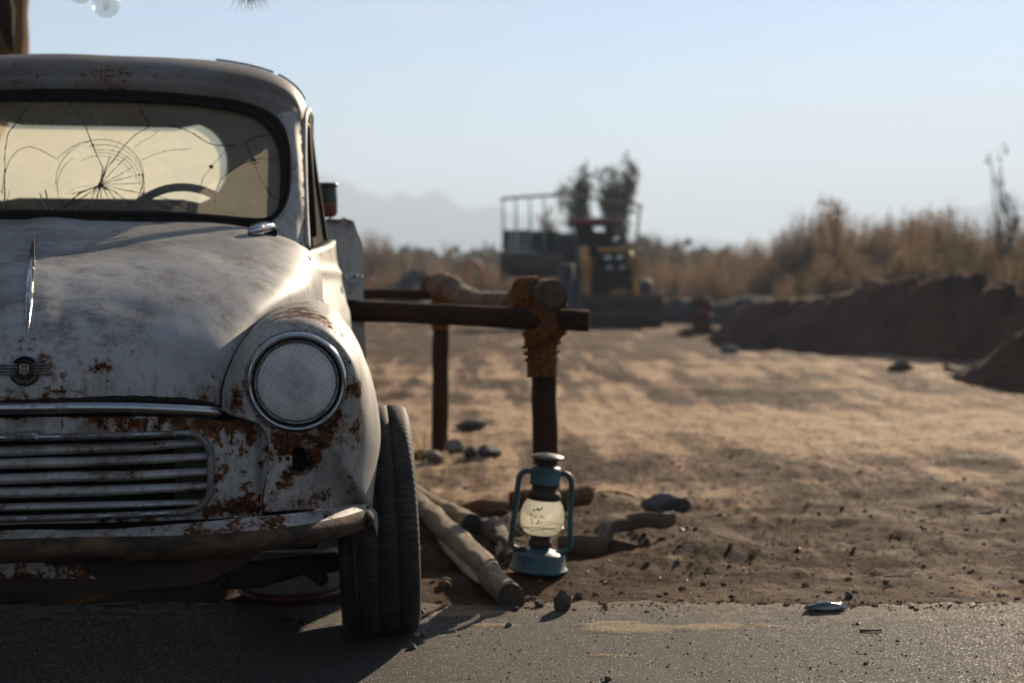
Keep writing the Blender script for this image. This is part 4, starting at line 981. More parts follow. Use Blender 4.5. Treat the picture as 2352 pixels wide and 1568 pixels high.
# gravel and crumbs nobody could count
MG=m_simple('gravel_grit',(.075,.058,.046),(.20,.15,.11),.6,30,0,.3,.003,.6)
m=MB(); rg=random.Random(11)
for i in range(5200):
    u=rg.random(); f_=2.9+ (u**1.6)*9; r=rg.uniform(-.40,.62)*f_*1.05; p=cf(r,f_)
    if inv_cf(p.x,p.y)[0]<-.15 and f_<4.6: continue
    z=gh(p.x,p.y) if f_>EDGE_F+.03 else .001
    s=rg.uniform(.0018,.0060)*(1.0 if rg.random()<.93 else 2.0)*(1 if f_>EDGE_F else .6); a=rg.random()*6
    pts=[(p.x+s*1.2*math.cos(a+k*1.57+rg.uniform(-.3,.3)),p.y+s*math.sin(a+k*1.57),z+s*rg.uniform(-.2,.3)) for k in range(4)]+[(p.x+rg.uniform(-.4,.4)*s,p.y,z+s*rg.uniform(.5,1.0)),(p.x,p.y,z-s)]
    m.add(pts,[[0,1,4],[1,2,4],[2,3,4],[3,0,4],[1,0,5],[2,1,5],[3,2,5],[0,3,5]])
o=m.obj('gravel',MG,None,smooth=False); tagit(o,'fine dark grit scattered over asphalt and dirt','gravel',None,'stuff')
m=MB(); rg=random.Random(19)
for i in range(3600):
    f_=EDGE_F-.05+abs(rg.gauss(0,1))**1.3*1.5 if i>900 else EDGE_F+rg.gauss(0,.05); r=rg.uniform(-.30,.55)*f_*1.05; p=cf(r,f_)
    if r<-.22 and f_<4.7 and rg.random()<.6: continue
    if f_<EDGE_F-.25: continue
    z=gh(p.x,p.y) if f_>EDGE_F+.03 else .001
    s=min(.013,rg.uniform(.0018,.0050)*(1+rg.random()**8*3))*(1 if i>900 else .8); a=rg.random()*6; n_=6
    lo=[(p.x+s*1.2*rg.uniform(.7,1.2)*math.cos(a+k*2*PI/n_),p.y+s*rg.uniform(.7,1.2)*math.sin(a+k*2*PI/n_),z-s*.25) for k in range(n_)]; hi=[(p.x+s*.7*rg.uniform(.6,1.2)*math.cos(a+k*2*PI/n_),p.y+s*.6*rg.uniform(.6,1.2)*math.sin(a+k*2*PI/n_),z+s*rg.uniform(.3,.7)) for k in range(n_)]
    m.add(lo+hi,[[k,(k+1)%n_,n_+(k+1)%n_,n_+k] for k in range(n_)]+[list(range(n_,2*n_))])
o=m.obj('dirt_clods',m_simple('clod_soil',(.30,.175,.10),(.15,.085,.05),.95,30,0,.4,.003,.1),None,smooth=False); tagit(o,'crumbled brown clods strewn over the dirt and its ragged edge','clods',None,'stuff')
# ---- single stones
def stone(px,py,wpx,hpx,mat,seed,label,cat='stone',flat=1.0,group=None,name='stone',dyaw=0):
    p=gnd(px,py+2); f_=inv_cf(p.x,p.y)[1]; s=wpx/2/F_PX*f_; hz=hpx/F_PX*f_
    z=gh(p.x,p.y) if f_>EDGE_F+.1 else 0.0
    v,f=rock((p.x,p.y,z+hz*.38),(s,s*flat,hz*.66),seed); o=obj(name,v,f,mat,None,smooth=False,origin=(p.x,p.y,z)); tagit(o,label,cat,group); return o
stone(1522,1180,104,48,M['stone'],3,'grey angular rock on the dirt right of the lantern','rock',.8,name='rock')
stone(1572,1162,30,36,M['stone'],5,'small dark stone tucked behind the grey angular rock','stone')
stone(1082,985,80,22,M['stone'],8,'long dark flat stone lying between the two railing posts','stone',.6)
stone(1120,1050,62,30,M['stone'],12,'bluish grey boulder at the right end of the stones by the rear post','rock',.8,name='rock')
stone(1080,1052,40,22,M['stone_b'],14,'low brown stone between the boulder and the rear post','stone')
stone(1045,1042,46,34,M['stone_p'],16,'pale round stone just right of the rear post base','stone')
stone(998,1056,44,24,M['stone_p'],18,'pale stone in front of the rear post base','stone')
stone(960,1052,40,24,M['stone_b'],20,'brown stone left of the rear post base near the tyre','stone')
stone(1291,1400,44,46,M['stone_b'],24,'upright brown stone at the asphalt edge in front of the lantern','stone',.7)
stone(1238,1392,22,16,M['stone_b'],26,'small dark clod between the log end and upright stone','stone')
stone(1675,810,52,16,M['stone'],30,'flat grey slab on the sunlit yard before the mound','stone',.7)
stone(2068,850,60,22,M['stone_b'],33,'low brown rock at the foot of the big mound','rock',.8,name='rock')
stone(2185,848,40,16,M['stone_b'],35,'small brown rock near the right edge of the yard','stone')
stone(972,1458,18,12,M['stone'],37,'small dark pebble on asphalt beside the front tyre','pebble',name='pebble')
stone(948,1487,20,12,M['stone'],38,'dark pebble on asphalt in front of the tyre','pebble',name='pebble')
stone(968,1408,16,12,M['stone'],39,'dark pebble at the asphalt edge behind the tyre','pebble',name='pebble')
stone(1396,1560,18,12,M['stone'],41,'black pebble at the bottom edge of the picture','pebble',name='pebble')
stone(1168,1436,16,10,M['stone'],42,'black pebble on asphalt below the log end','pebble',name='pebble')
stone(1950,1362,20,14,M['stone'],43,'dark pebble above the shiny flattened can','pebble',name='pebble')
stone(1330,1365,20,14,M['stone_b'],44,'small clod right of the upright brown stone','stone')
stone(1185,1400,16,12,M['stone_b'],45,'tiny clod under the sawn end of the pale log','stone')
# pebbles strewn over the yard, each its own
rg=random.Random(5)
for i in range(46):
    px=rg.uniform(1330,2345); py=rg.choice([rg.uniform(900,1390),rg.uniform(1150,1390)]); s=rg.uniform(7,15)
    stone(px,py,s,s*.45,M[rg.choice(['stone','stone_b','stone_b'])],60+i,'small loose pebble strewn on the rutted dirt yard','pebble',group='pebbles strewn over the dirt yard',name='pebble')
# flattened shiny can
c=gnd(1897,1402); f_=inv_cf(c.x,c.y)[1]
m=MB(); rows=[]
for i in range(15):
    u=i/14; xx=-.060+.120*u; pr=math.sin(PI*min(1,max(.02,u)))**.5; row=[]
    for k in range(14):
        a=2*PI*k/14; row.append((c.x+xx+.004*math.sin(i*1.9+k),c.y+.024*pr*math.cos(a),c.z+.008+.019*pr*max(-.3,math.sin(a))*(1+.35*noise.noise(Vector((u*5,a,2))))))
    rows.append(row)
m.add(*gridm(rows,wrapu=True)); o=m.obj('crushed_can',m_simple('glossy_dark_tin',(.02,.03,.04),(.25,.24,.22),.12,7,.8,.25,.01,.9),None,origin=tuple(c)); tagit(o,'shiny crushed dark can on the dirt by the asphalt edge','can')
# twigs
def twig(L,r,mat,label,name='twig',lift=.004,cat='stick'):
    P=[]
    for q in L:
        p=gnd(q[0],q[1]); z=gh(p.x,p.y) if inv_cf(p.x,p.y)[1]>EDGE_F else 0; P.append(Vector((p.x,p.y,z+lift+(q[2] if len(q)>2 else 0))))
    P=[Vector(p) for p in crom([tuple(p) for p in P],26)]
    v,f=tube(P,[r*(1-.4*i/26) for i in range(26)],8,wob=.3); o=obj(name,v,f,mat,None,origin=tuple(P[0])); tagit(o,label,cat); return o
twig([(2032,1318),(2060,1320,.012),(2085,1322,.018),(2102,1318,.03)],.0045,M['log'],'curved pale stick on the dirt at lower right')
twig([(1978,1320),(2000,1318),(2025,1316)],.0022,M['log_o'],'thin twig left of the curved pale stick')
twig([(1975,1450),(1998,1451),(2025,1450)],.0035,M['black'],'short dark twig on the asphalt at lower right')
twig([(1365,1138),(1420,1146),(1480,1150)],.006,M['log_o'],'long thin stick between the thick log and the grey rock')
twig([(2250,1180),(2275,1182),(2300,1178,.01)],.007,M['stone'],'dark stub of wood at the right edge of the yard')
# dry curled leaf under the truck, cigarette end by the tyre
m=MB(); c=gnd(668,1440)
rows=[[(c.x-.035+.07*u,c.y+.022*w+.01*math.sin(u*5),c.z+.004+.022*abs(math.sin(u*4+w))*(1-.4*abs(w))) for w in(-1,-.5,0,.5,1)] for u in np.linspace(0,1,12)]
m.add(*gridm(rows)); o=m.obj('dry_leaf',m_simple('curled_leaf',(.09,.045,.02),None,.7,20),None,origin=tuple(c)); so=o.modifiers.new('s','SOLIDIFY'); so.thickness=.0015
tagit(o,'dry curled leaf on the asphalt inside the front wheel','leaf')
c=gnd(957,1462); m=MB(); m.add(*tube([c+Vector((-.004,0,.005)),c+Vector((.016,.01,.005))],.0042,12)); o=m.obj('cigarette_end',M['basin_w'],None,origin=tuple(c)); tagit(o,'white cigarette end lying beside the front tyre','litter')
# white basin with red rim seen beneath the truck
c=gnd(690,1366); c.x-=.02; bs=thing('washbasin',c,'white bowl with a red foot standing under the truck','basin')
v,f=lathe([(.0,.015),(.12,.018),(.165,.05),(.185,.10),(.19,.16),(.182,.16),(.175,.10),(.15,.05),(0,.03)],48,c); obj('bowl',v,f,M['basin_w'],bs)
v,f=lathe([(0,.0),(.135,.0),(.158,.022),(.150,.032),(0,.02)],48,c); obj('foot',v,f,M['basin_r'],bs)
# painted pot on the front edge of the bed
c=Vector(at(752,499,2.30)); pot=thing('painted_pot',c,'green and orange painted pot standing on the truck bed edge behind the door window','pot')
s=1/ (F_PX/5.25)
def pr(rp,h0,h1): return [(rp[0]*s,h0*s),(rp[1]*s,h1*s)]
v,f=lathe([(0,0),(14*s,0),(21*s,5*s),(23*s,14*s),(23.5*s,34*s)],32,c); obj('pot_body',v,f,m_simple('orange_glaze',(.33,.09,.02),(.24,.06,.015),.4,6,0,.05),pot)
v,f=lathe([(23.6*s,34*s),(23*s,52*s),(21.5*s,66*s)],32,c); obj('pot_band',v,f,m_simple('green_glaze',(.035,.075,.055),(.025,.05,.04),.35,6,0,.05),pot)
v,f=lathe([(21.5*s,66*s),(23.5*s,72*s),(24*s,77*s),(22*s,78*s),(18*s,70*s),(17*s,30*s),(0,20*s)],32,c); obj('pot_rim',v,f,m_simple('olive_glaze',(.06,.06,.02),None,.3,6,0,.05),pot)
# ================================================================= HITCHING RAIL
hp=cf((1250-1176)/F_PX*5.3,5.3); rail=thing('hitching_rail',(hp.x,hp.y,0),'rustic rail of dark posts lashed with brown rope and a bent driftwood crossbar','railing')
def post(px0,px1,y0,f_,w,name='post'):
    a=dp(px0,y0,f_); s=F_PX/f_; zt=a.z; b=dp(px1,652+.89*s,f_); b.z=gh(b.x,b.y)-.05
    P=[a.lerp(b,i/14) for i in range(15)]; return wood(name,P[::-1],w,18,M['post'],rail,wob=.16,seed=px0)
post(1245,1258,690,5.3,.047); post(1013,1010,645,7.6,.044)
def beam(p0,p1,w,name='rail_beam'):
    P=[p0.lerp(p1,i/20) for i in range(21)]; return wood(name,P,w,18,M['post'],rail,wob=.10,seed=3)
beam(dp(560,702,5.25),dp(1353,737,5.16),.0385); beam(dp(520,672,7.62),dp(1015,677,7.5),.028)
L=[(1000,655,7.5,.052),(1028,650,7.1,.050),(1060,672,6.8,.050),(1092,688,6.5,.044),(1125,690,6.2,.040),(1160,693,5.9,.042),(1195,690,5.65,.044),(1225,684,5.4,.048),(1250,678,5.2,.052),(1268,675,5.08,.053)]
P=crom([(*dp(a,b,c_),r) for a,b,c_,r in L],60); wood('bent_crossbar',[Vector(p[:3]) for p in P],[p[3] for p in P],20,M['bent'],rail,wob=.34,seed=8,cap=False)
e=Vector(P[-1][:3]); dr=(e-Vector(P[-3][:3])).normalized()
v,f=tube([e-dr*.006,e+dr*.004,e+dr*.006],[.054,.052,.046],26); obj('sawn_end',v,f,M['cut'],rail)
for zz,a in((.045,0),):
    pass
def coil(c,ax,rad,th,turns,step,name,n=30,seed=0,jit=.004,sx=1,sy=1):
    ax=ax.normalized(); u=ax.orthogonal().normalized(); w=ax.cross(u); P=[]
    rr=random.Random(seed)
    for i in range(int(turns*n)):
        a=2*PI*i/n; h=step*i/n; P.append(c+ax*h+u*(math.cos(a)*rad*sx*(1+.10*noise.noise(Vector((a*.35,seed,0)))+rr.uniform(-.03,.05)))+w*(math.sin(a)*rad*sy)+Vector((0,0,rr.uniform(-jit,jit)*.3)))
    return tube(P,th,7,wob=.35,seed=seed)
def lash(cp,name,sc=1.0,seed=0,low=.30):
    m=MB(); Zx=Vector((0,0,1)); f0=cp
    m.add(*coil(f0+Vector((0,0,-.09-low*sc)),Zx,.0495*sc,.0082*sc,low/.0125,.0125*sc,'c',seed=seed))
    m.add(*coil(f0+Vector((0,0,-.07-low*.8*sc)),(Zx+RT*.16),.0525*sc,.0065*sc,low/.034,.030*sc,'c',seed=seed+9)); m.add(*coil(f0+Vector((0,0,-.10-low*.5*sc)),(Zx-RT*.22),.058*sc,.0075*sc,2.6,.024*sc,'c',seed=seed+12))
    m.add(*coil(f0+Vector((0,0,-.12*sc)),Zx,.058*sc,.011*sc,6,.015*sc,'c',seed=seed+1))
    for k,(dx,dz) in enumerate([(1,1),(1,-1),(1,.6),(1,-.5),(.9,1.4),(1,-1.3)]):
        ax=(RT*dx+Zx*dz); m.add(*coil(f0+FW*(-.02)+Vector((0,0,-.03)),ax,.085*sc,.012*sc,3.2,.016*sc,'c',seed=seed+5+k,sx=1,sy=.9))
    m.add(*coil(f0+RT*(-.075*sc)+Vector((0,0,.055)),(RT+FW*-.7+Zx*.05),.062*sc,.011*sc,5,.015*sc,'c',seed=seed+20))
    return m.obj(name,M['rope'],rail)
lash(dp(1246,715,5.24),'rope_lashing',1.0,3,.15); lash(dp(1012,682,7.55),'rope_lashing',.85,40,.10)
# pale nail head on the front post
c=dp(1244,769,5.17); m=MB(); m.add(*rock(tuple(c),(.006,.006,.006),2,1)); m.obj('nail',M['capm'],rail)
# ================================================================= LOGS
def log(pts,rad,mat,label,endmat=None,name='log',capA=False,capB=True,wob=.22,seed=0,n=18,grp=None):
    P=[]
    for q,r in zip(pts,rad):
        p=gnd(q[0],q[1]); P.append((p.x,p.y,gh(p.x,p.y)+r*.85+(q[2] if len(q)>2 else 0),r))
    Q=crom(P,44); root=thing(name,(Q[0][0],Q[0][1],0),label,'log' if name=='log' else 'branch',grp)
    wood('wood',[Vector(p[:3]) for p in Q],[p[3] for p in Q],n,mat,root,wob=wob,seed=seed)
    for on,i,j in((capA,0,1),(capB,-1,-2)):
        if on:
            e=Vector(Q[i][:3]); d_=(e-Vector(Q[j][:3])).normalized(); r=Q[i][3]
            v,f=tube([e-d_*.004,e+d_*.003,e+d_*.005],[r*1.0,r*.98,r*.85],20,wob=wob,seed=seed); obj('cut_end',v,f,endmat or M['cut'],root)
    return root
M['cut_b']=m_cut('brown_log_end',(.12,.075,.045),(.055,.034,.022))
lg=log([(935,1150),(985,1205),(1040,1262),(1100,1320),(1172,1392)],[.034,.040,.042,.041,.040],M['log'],'long pale bleached log from the tyre to its sawn end at the asphalt edge',M['cut_b'],seed=4,wob=.2)
m=MB()
for L in([(1010,1242),(1060,1300),(1110,1352)],):
    P=[gnd(*q)+Vector((-.012,0,.020)) for q in L]; m.add(*tube([Vector(p) for p in crom([tuple(p) for p in P],20)],[.006+.010*math.sin(PI*i/19) for i in range(20)],8,wob=.5))
m.obj('split_strip',M['log'],lg)
m=MB()
for a,b,w in(((1000,1195),(1045,1248),.0035),((1070,1290),(1100,1325),.004),((1105,1330),(1125,1350),.004)):
    A,B_=gnd(*a),gnd(*b); A+=Vector((-.025,-.02,.045)); B_+=Vector((-.025,-.02,.045)); m.add(*tube([A,A.lerp(B_,.5)+Vector((0,0,.003)),B_],[.001,w,.001],6))
m.obj('crack',M['black'],lg)
log([(962,1158),(1000,1180),(1040,1210),(1082,1238)],[.030,.030,.036,.037],M['log'],'shorter pale log behind the long one, its dark ringed end facing the camera',m_cut('dark_log_end',(.045,.026,.018),(.018,.012,.010)),seed=9)
log([(1020,1180),(1060,1192),(1110,1196),(1158,1192)],[.030,.030,.033,.034],M['log_o'],'orange barked log lying behind, with a brown cut end left of the lantern',M['cut'],seed=13)
log([(1180,1170),(1240,1175),(1300,1172),(1345,1165)],[.040,.042,.042,.043],M['log_o'],'thick brown log lying on the dirt directly behind the lantern',m_simple('grey_log_end',(.12,.085,.07),(.08,.06,.055),.9,14),seed=17)
log([(1130,1222,.03),(1142,1228,.02),(1152,1262),(1160,1290)],[.014,.020,.026,.024],M['log'],'short forked pale piece of wood standing just left of the lantern',seed=21,name='branch',wob=.5)
log([(1105,1225),(1120,1240),(1150,1262),(1180,1300)],[.020,.028,.028,.022],M['stone_b'],'dark rotten piece of wood in the shade between the logs',seed=25,name='branch',wob=.5)
log([(1285,1262),(1330,1264),(1368,1262),(1395,1250,.022),(1430,1240,.028),(1480,1240,.03),(1520,1240,.028),(1540,1236,.038)],[.030,.032,.036,.033,.030,.028,.027,.026],M['bent'],'crooked branch right of the lantern with its raised pale end throwing a shadow',M['bent'],seed=31,name='branch',wob=.35)
rg=random.Random(31)
for k in range(14):
    px=rg.uniform(985,1180); py=rg.uniform(1215,1385) if px<1100 else rg.uniform(1190,1300); a=rg.uniform(-.6,.6); L_=rg.uniform(18,52)
    twig([(px,py),(px+L_*.5,py+L_*.25*math.sin(a)+rg.uniform(-4,4),rg.uniform(0,.02)),(px+L_,py+L_*.5*math.sin(a))],rg.uniform(.003,.008),M[rg.choice(['log','log_o','stone_b','bent'])],'broken bit of branch in the woody debris between the logs',lift=.006)
    bpy.context.scene.objects[-1] if False else None
for o in C.objects:
    if o.get('label')=='broken bit of branch in the woody debris between the logs': o['group']='broken branch bits among the logs'
# ================================================================= LANTERN
lc=gnd(1236,1322); lz=gh(lc.x,lc.y); lc.z=max(0,lz); 
lan=thing('hurricane_lantern',lc,'chipped teal hurricane lantern with glowing dusty globe standing on the dirt','lantern')
lan.rotation_euler=(0,R(4.5),-YAW)
H=lambda r,h: (r,h)
def lpart(name,prof,mat,n=48,off=(0,0,0)):
    v,f=lathe(prof,n,(lc.x+off[0],lc.y+off[1],lc.z+off[2])); return obj(name,v,f,mat,lan)
lpart('fuel_tank',[(0,.0),(.088,.0),(.092,.003),(.088,.010),(.082,.014),(.080,.046),(.076,.054),(.050,.060),(.030,.066),(.028,.078),(0,.078)],M['teal'])
v,f=lathe([(0,.0),(.012,.0),(.012,.012),(.008,.016),(0,.017)],16,(lc.x-.052,lc.y-.02,lc.z+.056)); obj('filler_cap',v,f,M['rustm'],lan)
lpart('burner',[(0,.074),(.036,.074),(.036,.088),(.030,.094),(.030,.104),(.040,.108),(.040,.113),(.010,.122),(0,.124)],M['rustm'])
lpart('globe',[(.036,.108),(.052,.116),(.063,.132),(.067,.155),(.066,.180),(.060,.200),(.052,.212),(.046,.220)],M['globe'],64)
lpart('globe_holder',[(.047,.216),(.050,.218),(.051,.232),(.046,.240),(.040,.244),(.038,.262),(.040,.264)],M['rustm'])
lpart('air_chamber',[(0,.262),(.047,.262),(.049,.266),(.046,.270),(.0455,.308),(.043,.316),(.030,.320),(0,.320)],M['teal'])
lpart('chimney',[(.031,.318),(.031,.330),(.035,.338),(.036,.345),(0,.347)],M['rustm'])
lpart('chimney_cap',[(.0,.3435),(.049,.343),(.053,.346),(.050,.350),(.03,.356),(0,.360)],M['capm'])
for sx in(-1,1):
    P=[(sx*.040,.298),(sx*.058,.300),(sx*.074,.290),(sx*.081,.268),(sx*.083,.20),(sx*.088,.12),(sx*.090,.085),(sx*.084,.066),(sx*.066,.058),(sx*.050,.056)]
    P=crom([(lc.x+x,lc.y,lc.z+z) for x,z in P],60); v,f=tube([Vector(p) for p in P],.0088,14); obj('side_tube',v,f,M['teal'],lan)
m=MB()
for a0 in range(2):
    m.add(*tube([Vector((lc.x+.066*math.cos(a),lc.y+.066*math.sin(a),lc.z+.128+.012*abs(math.sin(a*1.5+a0)))) for a in np.linspace(0,2*PI,40,endpoint=False)],.0012,6,closed=True))
for sx in(-1,1):
    m.add(*tube([Vector((lc.x+sx*.088,lc.y-.01,lc.z+.13)),Vector((lc.x+sx*.070,lc.y-.02,lc.z+.118)),Vector((lc.x+sx*.04,lc.y-.05,lc.z+.108))],.0014,6))
    m.add(*tube([Vector((lc.x+sx*.05,lc.y-.0,lc.z+.235)),Vector((lc.x+sx*.074,lc.y,lc.z+.15)),Vector((lc.x+sx*.06,lc.y-.01,lc.z+.10))],.0013,6))
m.obj('globe_guard',M['wire'],lan)
m=MB(); m.add(*tube([Vector((lc.x+.084*math.cos(a),lc.y+.02+.10*math.sin(a)*.3,lc.z+.272+.0*a+.02*math.sin(a))) for a in np.linspace(0,PI,24)],.0016,6)); m.obj('carry_handle',M['wire'],lan)
m=MB()
rgx=random.Random(3)
for i in range(16):
    a=R(-95+rgx.uniform(-38,6)); zz=.150+rgx.uniform(0,.050); r=.0655; p=Vector((lc.x+r*math.cos(a),lc.y+r*math.sin(a)-.0008,lc.z+zz)); m.add(*rock(tuple(p),(.0045*rgx.uniform(.4,1.1),.0012,.0045*rgx.uniform(.4,1.1)),i,1))
m.obj('soot_mark',M['black'],lan)
# ================================================================= POST, LIGHTS, OVERHANGING TREE
pp=dp(22,300,7.0); pg=thing('pergola_post',(pp.x,pp.y,0),'thick weathered timber post behind the truck at the upper left corner','post')
ptop=Vector((pp.x,pp.y,3.0)); P=[Vector(q) for q in crom([(*(pp+RT*a)[:2],z) for a,z in((-.55,-.05),(-.52,.5),(-.46,.95),(-.36,1.3),(-.16,1.62),(-.02,1.9),(0,2.3),(.01,3.0))],25)]
wood('timber',P,[.100]*25,20,M['pergola'],pg,wob=.16,seed=2)
A=dp(28,118,6.88); Bp=dp(-60,-260,6.88); v,f=tube([A.lerp(Bp,i/8) for i in range(9)],[.008,.03]+[.055]*7,10,wob=.1); obj('diagonal_brace',v,f,M['pergola_d'],pg)
b1=dp(243,10,4.8); b2=dp(183,-22,4.9)
cabP=[ptop+Vector((0,-.1,-.35)),dp(120,-66,5.6),b2+Vector((0,0,.085)),b1+Vector((0,0,.115)),dp(330,-190,4.2),Vector((-.6,-1.2,2.75))]
# tree of the hanging sprig; unseen crown added to shade the truck's left side
def needles(m,c,n,sp,ln,rg,w=.004,down=.6):
    for i in range(n):
        p=c+Vector((rg.gauss(0,sp),rg.gauss(0,sp),rg.gauss(0,sp*.6))); d=Vector((rg.gauss(0,.5),rg.gauss(0,.5),-down+rg.gauss(0,.5))).normalized()*ln*rg.uniform(.5,1.2); s=d.cross(Vector((rg.random(),rg.random(),rg.random()))).normalized()*w
        m.add([p-s,p+s,p+d+s*.2,p+d-s*.2],[[0,1,2,3]])
tb=Vector((-2.6,.9,0)); tree=thing('tamarisk_shade_tree',tb,'tree whose needle tips hang into the top edge, unseen crown added for shade','tree')
rg=random.Random(21)
P=crom([(-2.6,.9,-.05),(-2.5,.85,1.0),(-2.25,.8,2.0),(-1.9,.7,2.9),(-1.5,.6,3.7)],30); v,f=tube([Vector(p) for p in P],[.20-.11*i/29 for i in range(30)],14,wob=.3); obj('trunk',v,f,M['bent'],tree)
br=MB(); tips=[]
for i in range(46):
    t=rg.uniform(.45,1); p0=Vector(P[int(t*29)]); a=rg.uniform(0,2*PI); Ln=rg.uniform(1.0,2.4); e=p0+Vector((math.cos(a)*Ln*.9,math.sin(a)*Ln,rg.uniform(.1,.9)))
    if e.z<2.75: e.z=2.75+rg.random()*.4
    mid=p0.lerp(e,.5)+Vector((0,0,.25)); Q=crom([tuple(p0),tuple(mid),tuple(e)],10); br.add(*tube([Vector(q) for q in Q],[.035-.003*k for k in range(10)],6,cap=False)); tips+= [Vector(q) for q in Q[3:]]
spr=dp(588,-4,4.0)
Q=crom([tuple(P[26]),(-.9,.75,3.3),(-.1,.9,2.7),(.32,.95,2.05),tuple(spr+Vector((0,0,.03)))],24); br.add(*tube([Vector(q) for q in Q],[.03-.0011*k for k in range(24)],6)); tips+=[Vector(q) for q in Q[6:16]]
br.obj('branches',M['bent'],tree)
cr_=MB()
for tpt in tips:
    for k in range(3):
        c=tpt+Vector((rg.gauss(0,.22),rg.gauss(0,.22),rg.gauss(.05,.16)))
        if c.z>2.45: needles(cr_,c,22,.10,.16,rg,.006)
for k in range(14): needles(cr_,spr+Vector((rg.gauss(0,.022),rg.gauss(0,.02),.015+rg.uniform(-.012,.05))),16,.008,.048,rg,.0007,1.5)
def m_leaf(name,c1,c2,tr=.35,sc=3.0):
    t=NT(name); oi=t.n('ShaderNodeObjectInfo'); n=t.noise(sc,3,.6); v=t.math('ADD',t.math('MULTIPLY',n,.7),t.math('MULTIPLY',oi.outputs['Random'],.45)); c=t.mix(t.step(v,.3,.85),c1,c2)
    d=t.bsdf(c,.8,spec=.2); tl=t.n('ShaderNodeBsdfTranslucent'); t.l(c,tl.inputs[0]); return t.done(t.mixs(tr,d,tl.outputs[0]))
M['needle']=m_leaf('tamarisk_needles',(.030,.055,.025),(.075,.075,.035))
cr_.obj('crown',M['needle'],tree,smooth=False)
# light string
P=[Vector(p) for p in crom([tuple(p) for p in cabP],80)]
ls=thing('light_string',tuple(P[0]),'black cable of festoon lights hanging over the truck','light string'); v,f=tube(P,.004,6); obj('cable',v,f,M['cable'],ls)
def bulb(c,rp,label):
    b=thing('light_bulb',tuple(c),label,'light bulb','bulbs on the light string'); 
    v,f=lathe([(.0,-rp),(rp*.38,-rp*.93),(rp*.72,-rp*.70),(rp*.95,-rp*.3),(rp,.0),(rp*.95,rp*.32),(rp*.72,rp*.72),(rp*.45,rp*1.05),(rp*.32,rp*1.35)],32,c); obj('glass_globe',v,f,M['bulbglass'],b)
    v,f=lathe([(.0,rp*1.3),(rp*.33,rp*1.3),(rp*.36,rp*2.0),(.0,rp*2.1)],20,c); obj('lamp_holder',v,f,M['cable'],b)
    m=MB()
    for k in range(6):
        a=k*PI/3; m.add(*tube([c+Vector((.006*math.cos(a),.006*math.sin(a),rp*1.2)),c+Vector((.012*math.cos(a+.4),.012*math.sin(a+.4),rp*.1)),c+Vector((.005*math.cos(a+.9),.005*math.sin(a+.9),-rp*.45))],.0007,4))
    m.obj('filament',M['filament'],b)
bulb(b1,.0455,'clear globe bulb showing its filament near the top left, lower of two'); bulb(b2,.0455,'clear globe bulb mostly cut off by the top edge, left of the other bulb')
# ---- weeds near the tyre
def weed(px,py,n,h,mat,label,seed,w=.004,lean=.5):
    c=gnd(px,py); c.z=gh(c.x,c.y); rg=random.Random(seed); m=MB()
    for i in range(n):
        a=rg.uniform(0,6.28); l=h*rg.uniform(.5,1); d=Vector((math.cos(a)*lean*rg.random(),math.sin(a)*lean*rg.random(),1)).normalized(); s=RT*w*rg.uniform(.6,1.2); b=c+Vector((rg.gauss(0,.012),rg.gauss(0,.012),0)); bend=Vector((math.cos(a),math.sin(a),-.2))*l*.25
        m.add([b-s*.4,b+s*.4,b+d*l*.5+s,b+d*l*.5-s,b+d*l+bend],[[0,1,2,3],[3,2,4]])
    o=m.obj('weed',mat,None,smooth=False,origin=tuple(c)); tagit(o,label,'weed'); return o
M['grass_g']=m_leaf('green_weed',(.055,.10,.02),(.09,.12,.03)); M['grass_y']=m_leaf('straw_weed',(.22,.15,.05),(.16,.11,.04))
weed(938,1048,3,.13,M['grass_g'],'single green leaf rising behind the front tyre',2,.009,.35)
weed(965,1060,7,.30,M['grass_y'],'thin straw stalks leaning behind the tyre',5,.0022,.6)
weed(975,1150,16,.05,M['grass_g'],'low green weed at the far end of the pale log',7,.008,1.0)
weed(1075,1185,10,.035,M['grass_g'],'tiny green tuft on top of the orange log area',9,.006,1.0)
# ================================================================= FAR YARD
def m_earth(name,c1,c2):
    t=NT(name); n=t.noise(1.6,8,.7); n2=t.noise(14,6,.7); c=t.mix(t.step(n,.35,.68),c1,c2); c=t.mix(t.math('MULTIPLY',t.step(n2,.55,.7),.5),c,tuple(x*.5 for x in c2)); return t.done(t.bsdf(c,.95,0,t.bump(t.math('ADD',n2,n),1,.06),spec=.15))
M['earth']=m_earth('dark_brown_soil',(.21,.108,.068),(.11,.058,.038)); M['earth_g']=m_earth('grey_soil',(.095,.085,.078),(.06,.055,.052))
def berm(name,pts,mat,label,seed,nx=110,ny=26,rough=.22,kind=None,cat='dirt mound'):
    """pts: (right, forward, height, half width) along the crest"""
    C_=crom(pts,nx); rows=[]
    for i in range(nx):
        r,f_,h,w=C_[i]; row=[]
        for k in range(ny):
            u=-1+2*k/(ny-1); p=cf(r,f_+u*w); n=noise.noise(Vector((p.x*.9,p.y*.9,seed)))+.5*noise.noise(Vector((p.x*2.6,p.y*2.6,seed)))+.30*noise.noise(Vector((p.x*6,p.y*6,seed)))+.16*noise.noise(Vector((p.x*15,p.y*15,seed)))
            prof=max(0,1-abs(u)**1.5); z=h*prof*(1+rough*n)+rough*.25*n*prof**.3-(.06 if prof<=0 else 0); row.append((p.x+.1*n,p.y,z-.03))
        rows.append(row)
    v,f=gridm(rows); f=[q[::-1] for q in f]; c=cf(C_[nx//2][0],C_[nx//2][1]); o=obj(name,v,f,mat,None,origin=tuple(c)); tagit(o,label,cat); return o
def rf(px,f_): return (px-1176)/F_PX*f_
